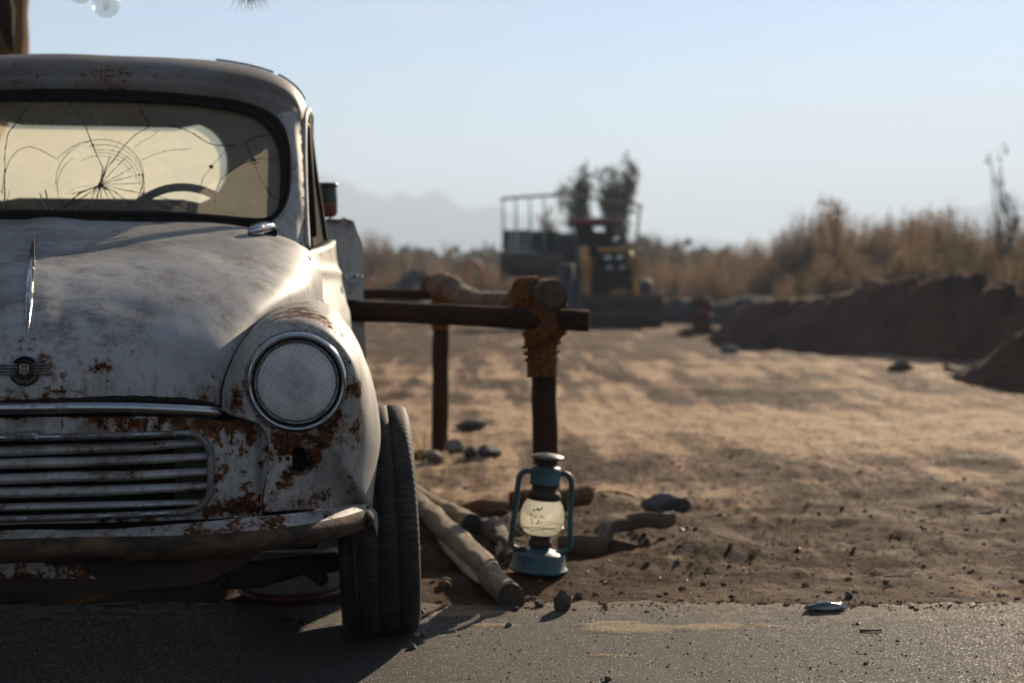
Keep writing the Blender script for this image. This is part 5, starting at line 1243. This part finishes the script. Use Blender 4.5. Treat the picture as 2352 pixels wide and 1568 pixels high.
berm('dirt_mound',[(rf(1640,22),22.5,.02,1.2),(rf(1720,21),21.5,.55,1.6),(rf(1830,20.5),20.5,.72,2.0),(rf(1930,20),20,.80,2.2),(rf(2020,19.5),19.5,.93,2.3),(rf(2090,19),19,1.00,2.4),(rf(2200,18),18.2,.95,2.5),(rf(2330,17),17.2,.92,2.5),(rf(2450,16),16.2,.85,2.4),(rf(2700,15),15,.8,2.2),(rf(2900,14.4),14.4,.02,1.4)],M['earth'],'long brown dirt mound rising at the right side of the yard',3,260,60,.22)
berm('dirt_mound',[(rf(2190,13.2),13.2,.02,.6),(rf(2260,12.8),12.8,.18,.8),(rf(2340,12.4),12.5,.33,.9),(rf(2480,12),12,.45,1.0),(rf(2700,11.5),11.5,.4,1.0),(rf(2900,11),11,.02,.8)],M['earth'],'low clumpy heap of soil at the right edge, nearest of the mounds',9,150,50,.5)
berm('dirt_mound',[(rf(1475,34),34,.02,1.0),(rf(1520,34),34,.50,1.5),(rf(1600,33),33,.56,1.6),(rf(1700,32),32,.60,1.6),(rf(1850,31),31,.62,1.6),(rf(2100,30),30,.5,1.6),(rf(2300,30),30,.02,1)],M['earth_g'],'low grey embankment just right of the loader bucket',5,90,20,.15)
berm('dirt_mound',[(rf(862,44),44,.02,1.0),(rf(895,44),44,.7,2),(rf(925,44),44,1.15,2.4),(rf(955,44),44,1.35,2.4),(rf(985,44),44,1.1,2.2),(rf(1012,44),44,.3,1.6),(rf(1020,44),44,.02,1)],M['earth_g'],'dark grey heap of earth behind the truck door, left of the arch',7,70,22,.18)
berm('dirt_mound',[(rf(1028,46),46,.02,1.0),(rf(1050,46),46,.85,2),(rf(1075,46),46,.78,2),(rf(1105,46),46,.62,2),(rf(1150,46),46,.68,2),(rf(1190,46),46,.3,2),(rf(1215,46),46,.02,1)],M['earth_g'],'low grey heap of earth beneath the orange arch',8,70,22,.18)
# stump
c=cf(rf(1612,25),25); st=thing('tree_stump',tuple(c),'brown broken tree stump at the left end of the long mound','stump')
P=[c+Vector((0,0,z)) for z in np.linspace(-.05,.66,14)]; v,f=tube(P,[.30,.27,.23,.20,.18,.17,.17,.165,.16,.155,.16,.165,.16,.10],16,wob=.5,seed=4); obj('bole',v,f,M['earth'],st)
m=MB()
for k in range(5): a=k*1.3; m.add(*tube([c+Vector((0,0,.1)),c+Vector((math.cos(a)*.3,math.sin(a)*.3,.03)),c+Vector((math.cos(a)*.55,math.sin(a)*.5,-.04))],[.10,.07,.03],8,wob=.4))
m.obj('root',M['earth'],st)
# ---- wheel loader
YEL=m_simple('yellow_machine_paint',(.85,.40,.05),(.45,.20,.04),.5,4); DKM=m_simple('dark_machine_steel',(.014,.013,.013),(.035,.026,.02),.7,3,.2); BKT=m_simple('worn_brown_bucket',(.12,.065,.04),(.06,.035,.024),.7,3,.2); MAR=m_simple('maroon_canopy',(.26,.06,.05),(.18,.05,.045),.5,3); LMP=m_simple('lamp_glass_pale',(.80,.76,.68),None,.15,3,.6,0); TYF=m_simple('muddy_tyre',(.035,.035,.042),(.06,.055,.05),.8,6); HAZB=m_simple('slate_blue_cover',(.05,.06,.10),(.035,.04,.06),.7,3)
LF=30.0; SC=F_PX/LF; lo=cf(rf(1420,LF),LF); ld=thing('wheel_loader',tuple(lo),'yellow and black wheel loader facing the camera with lowered bucket and maroon canopy','wheel loader')
RM=Matrix.Rotation(-YAW,3,'Z')
def LB(m,px0,px1,py0,py1,d0,d1,bev=.02,f0=LF,rot=0):
    """box from measured width and height, set d0..d1 metres behind the machine's front"""
    z0=.89-(max(py0,py1)-652)/SC; z1=.89-(min(py0,py1)-652)/SC; z0=max(z0,0)
    c=cf(((px0+px1)/2-1176)/F_PX*f0,f0+(d0+d1)/2,(z0+z1)/2); r_=RM if not rot else RM@Matrix.Rotation(R(rot),3,'Y')
    m.add(*box(tuple(c),(abs(px1-px0)/F_PX*f0,abs(d1-d0),z1-z0),bev,r_)); return m
# bucket, a curved scoop
rows=[]
for i in range(2):
    x=((1336 if i==0 else 1506)-1176)/F_PX*LF
    rows.append([tuple(cf(x,LF-1.0+fy,z)) for fy,z in [(-.35,.02),(0,.03),(.35,.08),(.55,.25),(.60,.45),(.52,.62),(.42,.68)]])
v,f=gridm(rows); m=MB(); m.add(v,f)
for r_ in rows: m.add(r_+[(r_[0][0],r_[0][1],r_[0][2]+.02)],[list(range(8))])
o=m.obj('bucket',BKT,ld,smooth=False); s_=o.modifiers.new('s','SOLIDIFY'); s_.thickness=.03
m=MB(); LB(m,1336,1506,676,700,-1.38,-1.34,.01); LB(m,1338,1504,748,757,-1.40,-1.30,.01); LB(m,1337,1505,700,749,-1.30,-1.27,.0); m.obj('bucket_lip',BKT,ld)
m=MB(); LB(m,1368,1452,585,690,0,.9,.05); LB(m,1330,1448,527,563,1.0,2.6,.08); LB(m,1372,1450,562,586,.2,2.4,.04); LB(m,1334,1462,560,640,.7,2.5,.06); m.obj('engine_cover',DKM,ld)
m=MB(); LB(m,1400,1442,664,682,-.08,0,.01); m.obj('front_panel',YEL,ld); m=MB(); LB(m,1372,1450,570,579,-.02,.12,.02); m.obj('top_strip',YEL,ld); m=MB(); LB(m,1345,1366,590,684,.2,.5,.02); m.obj('side_panel',YEL,ld)
for px in((1336,1352),(1452,1464)):
    m=MB(); LB(m,px[0],px[1],590,690,-.4,-.1,.03)
    xm=(px[0]+px[1])/2; a=dp(xm+(0 if px[0]<1400 else -22),572,LF+.6); b=dp(xm,612,LF-.3); m.add(*tube([b,a,a+FW*.9],.10,8)); m.obj('lift_arm',YEL,ld)
for (px,py,r) in((1397,592,13),(1424,592,13),(1400,615,11),(1431,615,11),(1414,551,10),(1341,603,7)):
    c=dp(px,py,LF-.05); m=MB(); m.add(*rock((c.x,c.y,c.z),(r/SC*.75,.05,r/SC*.55),2,2,.05)); m.obj('headlamp',LMP,ld)
m=MB(); LB(m,1308,1434,500,512,.9,2.3,.04); LB(m,1322,1420,494,501,1.1,2.1,.03); m.obj('canopy_roof',MAR,ld)
m=MB()
for px in(1336,1408):
    for d in(1.0,2.2): LB(m,px-3,px+5,508,560,d,d+.08,.01)
LB(m,1404,1416,545,600,.9,1.0,.01); m.obj('canopy_post',DKM,ld)
m=MB(); LB(m,1345,1375,512,545,1.7,1.9,.05); LB(m,1345,1375,540,552,1.3,1.8,.03); m.obj('driver_seat',BKT,ld)
def far_tyre(c,r,w,parent,mat=TYF,name='wheel'):
    h=thing(name,tuple(c),None,None); h.parent=parent; h.location=Vector(c)-Vector(parent.location); ORG[h.name]=Vector(c)
    ax=RT; u=Vector((0,0,1)); q=FW
    rows=[]
    for rr,x in [(r*.5,-w*.45),(r*.8,-w*.5),(r*.95,-w*.45),(r,-w*.3),(r,w*.3),(r*.95,w*.45),(r*.8,w*.5),(r*.5,w*.45)]:
        rows.append([tuple(Vector(c)+ax*x+u*(math.cos(a)*rr*(1+.02*math.cos(a*24)))+q*(math.sin(a)*rr*(1+.02*math.cos(a*24)))) for a in np.linspace(0,2*PI,48,endpoint=False)])
    v,f=gridm(rows,wrapu=True); obj('tyre',v,f,mat,h); m=MB(); rows=[[tuple(Vector(c)+ax*x+u*(math.cos(a)*rr)+q*(math.sin(a)*rr)) for a in np.linspace(0,2*PI,24,endpoint=False)] for rr,x in [(r*.5,-w*.4),(.01,-w*.3),(.01,w*.3),(r*.5,w*.4)]]; m.add(*gridm(rows,wrapu=True)); m.obj('rim',DKM if parent is not truck else M['rim'],h)
for px,d in((1482,.4),(1350,.4),(1478,2.3),(1340,2.3)): far_tyre(cf(rf(px,LF),LF+d,.50),.50,.34,ld)
# ---- trailer with a tall hoop frame and black crates
TF=36.0; ST=F_PX/TF
tl=cf(rf(1215,TF),TF); trl=thing('farm_trailer',tuple(tl),'brown ribbed farm trailer beside the loader with a tall thin hoop frame over its load','trailer')
def TB(m,px0,px1,py0,py1,d0,d1,bev=.02):
    z0=max(0,.89-(max(py0,py1)-652)/ST); z1=.89-(min(py0,py1)-652)/ST
    c=cf(((px0+px1)/2-1176)/F_PX*TF,TF+(d0+d1)/2,(z0+z1)/2); m.add(*box(tuple(c),(abs(px1-px0)/F_PX*TF,abs(d1-d0),z1-z0),bev,RM)); return m
BRN=m_simple('brown_trailer_side',(.20,.13,.10),(.13,.085,.065),.7,3); BLK=m_simple('black_crate_plastic',(.018,.018,.022),(.03,.03,.034),.7,3); GRY=m_simple('grey_rail',(.42,.38,.35),None,.6,3); TEA=m_simple('pale_teal_pole',(.35,.85,.78),None,.5,3); POLE=m_simple('yellow_brown_pole',(.33,.24,.12),(.2,.13,.07),.6,3)
m=MB(); TB(m,1148,1292,582,628,0,2.0,.04); TB(m,1170,1340,610,636,.1,1.9,.04); m.obj('cargo_body',BRN,trl)
m=MB()
for px in range(1150,1292,9): TB(m,px,px+3,584,628,-.05,.0,.0)
m.obj('body_rib',GRY if False else BRN,trl)
m=MB(); TB(m,1150,1218,560,566,-.04,.0,.01); TB(m,1148,1240,577,583,-.06,.0,.01); m.obj('side_rail',GRY,trl)
m=MB(); TB(m,1148,1166,632,640,0,1.8,.01); m.obj('chassis',DKM,trl)
for px in(1186,1318): 
    for d in(.2,1.7): far_tyre(cf(rf(px,TF),TF+d,.42),.42,.25,trl)
m=MB(); rr=.018
top=[dp(a,b,TF) for a,b in((1152,462),(1157,457),(1200,453),(1250,450),(1290,447),(1330,449),(1370,456),(1400,463),(1440,467),(1468,471),(1475,478))]
v,f=tube([Vector(p) for p in crom([tuple(p) for p in top],50)],.036,8); obj('hoop_bar',v,f,POLE,trl)
for px in(1156,1186,1218,1250):
    a=dp(px,456,TF); b=Vector((a.x,a.y,.89-(575-652)/ST)); v,f=tube([a,b],.030,8); obj('hoop_post',v,f,TEA,trl)
a=dp(1470,474,TF); v,f=tube([a,dp(1462,560,TF),dp(1460,650,TF)],.035,8); obj('hoop_post',v,f,POLE,trl)
def crates(px0,px1,py0,py1,d0,nx,lab):
    for k in range(nx):
        x0=px0+(px1-px0)*k/nx; x1=px0+(px1-px0)*(k+1)/nx-1.0; m=MB(); TB(m,x0,x1,py0,py1,d0,d0+.6,.03); TB(m,x0-.3,x1+.3,py0-2,py0+3,d0-.03,d0+.63,.01)
        v=np.array(m.v); o=m.obj('crate',BLK,None,origin=tuple(v.mean(axis=0))); tagit(o,lab,'crate','black crates loaded on the trailer')
crates(1158,1222,530,576,.05,4,'tall black crate stacked in the left half of the trailer load')
crates(1222,1286,532,584,.25,3,'tall black crate stacked in the middle of the trailer load')
m=MB(); TB(m,1224,1345,531,600,.9,1.9,.12); o=m.obj('covered_load',BLK,None,origin=tuple(np.array(m.v).mean(axis=0))); tagit(o,'large dark covered block of load at the loader end of the trailer','load')
# slate blue barrels between trailer and loader
for k,(px,y0,y1,w) in enumerate([(1300,608,690,18),(1322,640,735,16)]):
    f_=33-k*1.5; s=F_PX/f_; h=(.89-(y0-652)/s); c=cf(rf(px,f_),f_); v,f=lathe([(0,0),(w/s,0),(w/s*1.02,h*.32),(w/s*.97,h*.34),(w/s*1.02,h*.66),(w/s*.97,h*.68),(w/s,h*.97),(w/s*.9,h),(0,h)],28,tuple(c)); o=obj('barrel',v,f,HAZB,None,origin=tuple(c)); tagit(o,['slate blue barrel standing against the trailer end','tall slate blue drum standing left of the loader arm'][k],'barrel')
# orange arch and marker
ORA=m_simple('orange_plastic',(.85,.22,.06),(.6,.16,.05),.5,3); AF=43.0; c=cf(rf(1087,AF),AF); ar=thing('play_arch',tuple(c),'orange arch standing on the grey heap left of the trailer','arch')
P=[dp(x,y,AF) for x,y in((1067,655),(1068,625),(1073,606),(1087,598),(1101,606),(1108,625),(1110,655))]; v,f=tube([Vector(p) for p in crom([tuple(p) for p in P],30)],.055,10); obj('hoop',v,f,ORA,ar)
cc=dp(1088,598,AF-.1); m=MB(); m.add(*rock(tuple(cc),(.09,.06,.09),2,2,.05)); m.obj('reflector',LMP,ar)
c=dp(853,646,40); m=MB(); m.add(*rock(tuple(c),(.08,.08,.11),5,2,.1)); m.add(*tube([Vector((c.x,c.y,-.02)),c],.02,6)); o=m.obj('marker',ORA,None,origin=(c.x,c.y,0)); tagit(o,'small orange marker on a stake by the truck bed','marker')
# ================================================================= THICKETS
SH_T=m_leaf('dry_tan_foliage',(.17,.110,.068),(.26,.175,.11),.45); SH_G=m_leaf('olive_foliage',(.07,.058,.030),(.13,.095,.05),.35); SH_D=m_leaf('dark_olive_foliage',(.032,.034,.018),(.070,.055,.028),.3)
def bush_mesh(name,seed,mat,kind):
    rg=random.Random(seed); m=MB()
    ns={'bush':42,'plume':30,'low':40}[kind]
    for i in range(ns):
        a=rg.uniform(0,6.28); lean=abs(rg.gauss(0,.30 if kind!='low' else .6)); h=rg.uniform(.55,1.0)*(1-.35*min(1,lean)); b=Vector((rg.gauss(0,.10),rg.gauss(0,.10),0)); d=Vector((math.cos(a)*lean,math.sin(a)*lean,1)); tip=b+d*h; mid=b+d*h*.5+Vector((rg.gauss(0,.04),rg.gauss(0,.04),0))
        m.add(*tube([b,mid,tip],[.008,.005,.002],3,cap=False))
        nl=34 if kind!='plume' else 40
        for k in range(nl):
            t=rg.uniform(.18 if kind!='plume' else .30,1.03); p=(b.lerp(mid,t*2) if t<.5 else mid.lerp(tip,t*2-1))+Vector((rg.gauss(0,.035),rg.gauss(0,.035),rg.gauss(0,.02)))
            L_=rg.uniform(.025,.07); dd=Vector((rg.gauss(0,.5),rg.gauss(0,.5),1.0)).normalized()*L_; s=Vector((rg.gauss(0,1),rg.gauss(0,1),rg.gauss(0,.4))).normalized()*L_*rg.uniform(.22,.42)
            m.add([p-s*.4,p+s,p+dd],[[0,1,2]])
    me=m.obj(name,mat,None,smooth=False); return me
protos={}
for k,(mt,nm) in enumerate(((SH_T,'T'),(SH_G,'G'),(SH_D,'D'))):
    protos[nm]=[bush_mesh('shrub',100+k*10+j,mt,['bush','plume','low','bush'][j]) for j in range(4)]
used=set(); brg=random.Random(77)
def place_shrub(px,f_,h,w,kind,label,group,v=None):
    pr=protos[kind][v if v is not None else brg.choice([0,1,3])]
    if pr.name in used:
        o=pr.copy(); C.objects.link(o)
    else: o=pr; used.add(pr.name)
    o.location=cf(rf(px,f_),f_,-.05); o.scale=(w,w,h); o.rotation_euler=(0,0,brg.uniform(0,6.28)); tagit(o,label,'shrub',group)
def band(x0,x1,n,f0,f1,top,kinds,label,group,wf=.55,jit=.36):
    """top: list of (px, py) skyline; heights follow it"""
    for i in range(n):
        px=x0+(x1-x0)*(i+brg.uniform(.1,.9))/n; f_=brg.uniform(f0,f1); tp=np.interp(px,[q[0] for q in top],[q[1] for q in top]); H_=.89+(652-tp)/F_PX*f_
        h=max(.5,H_*brg.uniform(1-jit,1.04)); place_shrub(px,f_,h,h*wf*.85*brg.uniform(.8,1.2),brg.choice(kinds),label,group)
far_top=[(780,520),(850,500),(880,530),(920,545),(960,560),(1000,545),(1040,540),(1080,560),(1140,575)]
band(760,1160,44,74,92,[(a,b+4) for a,b in far_top],'TTG','dry brown shrub in the hazy far thicket behind the truck bed','shrubs in the far left thicket')
band(770,1240,22,54,62,[(780,590),(1240,600)],'TT','low tan shrub in front of the far left thicket','low tan shrubs before the far left thicket',.8)
band(1240,1500,14,66,82,[(1240,570),(1300,545),(1400,540),(1480,530),(1520,560)],'TG','tan shrub behind the loader and trailer','shrubs behind the loader')
band(1480,1760,40,66,84,[(1480,520),(1500,510),(1530,545),(1600,560),(1640,520),(1680,535),(1720,525),(1760,545)],'TTG','dry tan shrub in the middle thicket right of the loader','shrubs in the middle thicket')
band(1480,1800,18,46,56,[(1480,580),(1560,600),(1640,560),(1680,600),(1730,590),(1800,590)],'T','pale tan shrub at the front of the middle thicket','pale shrubs before the middle thicket',.75)
rt=[(1740,545),(1790,520),(1850,490),(1880,470),(1905,462),(1930,500),(1990,480),(2020,500),(2070,495),(2090,470),(2150,480),(2190,470),(2240,500),(2290,510),(2352,500),(2450,480)]
band(1760,2120,62,50,64,rt,'TTG','tall brown shrub in the right hand thicket behind the mound','tall shrubs behind the mound')
band(1800,2200,34,36,44,[(1800,590),(1900,570),(2000,560),(2100,540),(2200,550)],'TTG','lower tan shrub directly behind the mound','lower tan shrubs behind the mound',.75)
band(2080,2520,54,40,54,rt,'GTTG','olive brown shrub in the dense thicket at the right edge','shrubs of the dense right edge thicket')
band(2140,2560,34,27,35,[(2140,580),(2250,560),(2352,540),(2500,520)],'GGT','dark shrub at the right edge just behind the mound','dark shrubs at the right edge',.7)
for i in range(34):
    px=1790+(2480-1790)*(i+brg.random())/34; f_=brg.uniform(48,60); tp=np.interp(px,[q[0] for q in rt],[q[1] for q in rt])-brg.uniform(-8,34); h=.89+(652-tp)/F_PX*f_; place_shrub(px,f_,h,h*.30,'T' if brg.random()<.7 else 'G','thin wispy plume of dry reed rising out of the right hand thicket','wispy reeds in the right thicket',1)
for nm in protos:
    for p in protos[nm]:
        if p.name not in used: bpy.data.objects.remove(p)
# far-off wood closing the horizon, in one mass
rg=random.Random(9); m=MB()
for i in range(1500):
    f_=rg.uniform(125,170); r=rg.uniform(-.62,.62)*f_; p=cf(r,f_); h=(3.3+1.6*noise.noise(Vector((r*.05,1,0)))+rg.uniform(-.8,.9))
    for k in range(12):
        q=p+Vector((rg.gauss(0,1.1),rg.gauss(0,1.1),h*rg.uniform(.0,1)**.8)); s=rg.uniform(.35,.9); m.add([q+Vector((rg.gauss(0,s),rg.gauss(0,s),-s*.7)),q+Vector((rg.gauss(0,s),rg.gauss(0,s),-s*.3)),q+Vector((0,0,s)),],[[0,1,2]])
o=m.obj('far_wood',SH_G,None,smooth=False); tagit(o,'distant grey brown belt of trees along the horizon','trees',None,'stuff')
# single trees
def tree2(px,f_,ytop,w,label,mat,seed,dens=260,fork=7,base=.25):
    c=cf(rf(px,f_),f_); H_=.89+(652-ytop)/F_PX*f_; rg=random.Random(seed); t=thing('tree',tuple(c),label,'tree'); tr=MB(); cr=MB()
    P=crom([tuple(c+Vector((0,0,-.1))),tuple(c+Vector((rg.gauss(0,.1),0,H_*.3))),tuple(c+Vector((rg.gauss(0,.2),0,H_*.62)))],12); tr.add(*tube([Vector(p) for p in P],[.09-.004*k for k in range(12)],8)); tips=[]
    for k in range(fork):
        b=Vector(P[rg.randint(3,11)]); a=rg.uniform(0,6.28); l=rg.uniform(.15,1)*w; e=Vector((c.x+math.cos(a)*l,c.y+math.sin(a)*l*.7,H_*rg.uniform(.72,1.0))); mid=b.lerp(e,.5)+Vector((math.cos(a)*.1,0,-.1)); Q=crom([tuple(b),tuple(mid),tuple(e)],12); tr.add(*tube([Vector(q) for q in Q],[.04-.003*j for j in range(12)],5,cap=False)); tips+=[Vector(q) for q in Q[int(12*base):]]
    tr.obj('trunk',M['bent'],t)
    for i in range(dens):
        b=rg.choice(tips)+Vector((rg.gauss(0,.13),rg.gauss(0,.13),rg.gauss(0,.15)))
        for j in range(5):
            p=b+Vector((rg.gauss(0,.07),rg.gauss(0,.07),rg.gauss(0,.1))); L_=rg.uniform(.08,.2); dd=Vector((rg.gauss(0,.35),rg.gauss(0,.35),1)).normalized()*L_; s=Vector((rg.gauss(0,1),rg.gauss(0,1),0)).normalized()*L_*.3; cr.add([p-s,p+s,p+dd],[[0,1,2]])
    cr.obj('crown',mat,t,smooth=False)
tree2(1322,58,386,.75,'slender olive tree rising behind the loader canopy, left of its neighbour',SH_G,3,520,13,.3)
tree2(1408,60,374,1.15,'fuller olive tree rising behind the loader, taller of the two',SH_G,4,900,19,.3)
tree2(1255,64,488,.5,'small thin tree showing above the trailer load',SH_T,5,130,6)
tree2(1905,54,460,.8,'wispy tan tree standing highest in the middle of the right thicket',SH_T,7,240,9)
tree2(2295,36,360,.5,'tall almost bare tree with thin upright branches near the right edge',SH_G,8,7,8)
# ================================================================= MOUNTAINS
MTN=m_earth('bare_mountain',(.22,.18,.15),(.16,.13,.12))
def ridge(name,prof,f_,label,seed,depth=160):
    P=crom([(rf(x,f_),0,.89+(652-y)/F_PX*f_) for x,y in prof],160); rows=[]
    for i in range(160):
        row=[]
        for k in range(17):
            u=-1+k/8; z=P[i][2]*max(0,1-abs(u))**1.15; r=P[i][0]; p=cf(r+14*noise.noise(Vector((r*.01,u*2,seed)))*abs(u),f_+u*depth*(.55+.45*(u>0))); z*=1+.10*noise.noise(Vector((r*.02,u*3,seed)))*abs(u)*2; row.append((p.x,p.y,z-2*(k in(0,16))))
        rows.append(row)
    v,f=gridm(rows); f=[q[::-1] for q in f]; o=obj(name,v,f,MTN,None); o['kind']='structure'; return o
ridge('mountains',[(100,560),(300,480),(480,450),(640,420),(720,398),(770,412),(808,421),(832,441),(860,445),(889,457),(905,449),(922,441),(958,455),(985,442),(1003,438),(1027,450),(1058,476),(1094,480),(1136,472),(1180,490),(1260,500),(1400,520),(1500,540),(1600,545),(1750,560),(1950,540),(2100,520),(2200,480),(2250,475),(2290,450),(2325,438),(2360,470),(2420,500),(2600,480),(2900,560)],2500,'',3,260)
# ================================================================= AIR
hz=bpy.data.materials.new('haze'); hz.use_nodes=True; nt=hz.node_tree; nt.nodes.clear(); ho=nt.nodes.new('ShaderNodeOutputMaterial'); pv=nt.nodes.new('ShaderNodeVolumePrincipled'); pv.inputs['Color'].default_value=HAZEC; pv.inputs['Density'].default_value=HAZE; pv.inputs['Anisotropy'].default_value=HAZEG; nt.links.new(pv.outputs[0],ho.inputs['Volume'])
if HAZE>0:
    v,f=box((0,0,112),(5700,5700,232)); 
    v=[(x*1.0,y,z) for x,y,z in v]; o=obj('haze',v,f,hz,None,smooth=False,origin=(0,0,0)); tagit(o,None,None,None,'stuff'); o.display_type='WIRE'
# ================================================================= LIGHT
sc=bpy.context.scene
AZ=YAW+R(SUN_AZ); EL=R(SUN_EL)
w=bpy.data.worlds.new('World'); sc.world=w; w.use_nodes=True; nt=w.node_tree; bg=nt.nodes['Background']; sk=nt.nodes.new('ShaderNodeTexSky'); sk.sky_type='NISHITA'; sk.sun_disc=False; sk.sun_elevation=EL; sk.sun_rotation=AZ; sk.air_density=SKY_A; sk.dust_density=SKY_D; sk.ozone_density=SKY_O; sk.altitude=0
tc=nt.nodes.new('ShaderNodeTexCoord'); mp=nt.nodes.new('ShaderNodeMapping'); mp.inputs['Scale'].default_value=(1.1,1.1,9); mp.inputs['Rotation'].default_value=(R(4),R(-3),0); nz=nt.nodes.new('ShaderNodeTexNoise'); nz.inputs['Scale'].default_value=1.5; nz.inputs['Detail'].default_value=4; nz.inputs['Roughness'].default_value=.45
nt.links.new(tc.outputs['Generated'],mp.inputs[0]); nt.links.new(mp.outputs[0],nz.inputs['Vector']); mr=nt.nodes.new('ShaderNodeMapRange'); mr.interpolation_type='SMOOTHSTEP'; mr.inputs[1].default_value=.47; mr.inputs[2].default_value=.66; mr.inputs[3].default_value=0; mr.inputs[4].default_value=.5; nt.links.new(nz.outputs['Fac'],mr.inputs[0])
mx=nt.nodes.new('ShaderNodeMix'); mx.data_type='RGBA'; nt.links.new(mr.outputs[0],mx.inputs[0]); nt.links.new(sk.outputs[0],mx.inputs[6]); mx.inputs[7].default_value=(5.6,6.0,6.3,1); nt.links.new(mx.outputs[2],bg.inputs[0]); bg.inputs[1].default_value=SKY_S
sl=bpy.data.lights.new('sun','SUN'); sl.energy=SUN_S; sl.angle=R(.5); sl.color=(1.0,.82,.60); so=bpy.data.objects.new('sun',sl); C.objects.link(so)
sd=Vector((math.sin(AZ)*math.cos(EL),math.cos(AZ)*math.cos(EL),math.sin(EL))); so.rotation_euler=sd.to_track_quat('Z','Y').to_euler(); so.location=sd*30
sc.view_settings.view_transform='Standard'; sc.view_settings.look='None'; sc.view_settings.exposure=EXPO; sc.view_settings.gamma=1
sc.render.engine='CYCLES'; sc.cycles.volume_bounces=0; sc.cycles.transparent_max_bounces=24; sc.cycles.max_bounces=8; sc.cycles.volume_step_rate=1
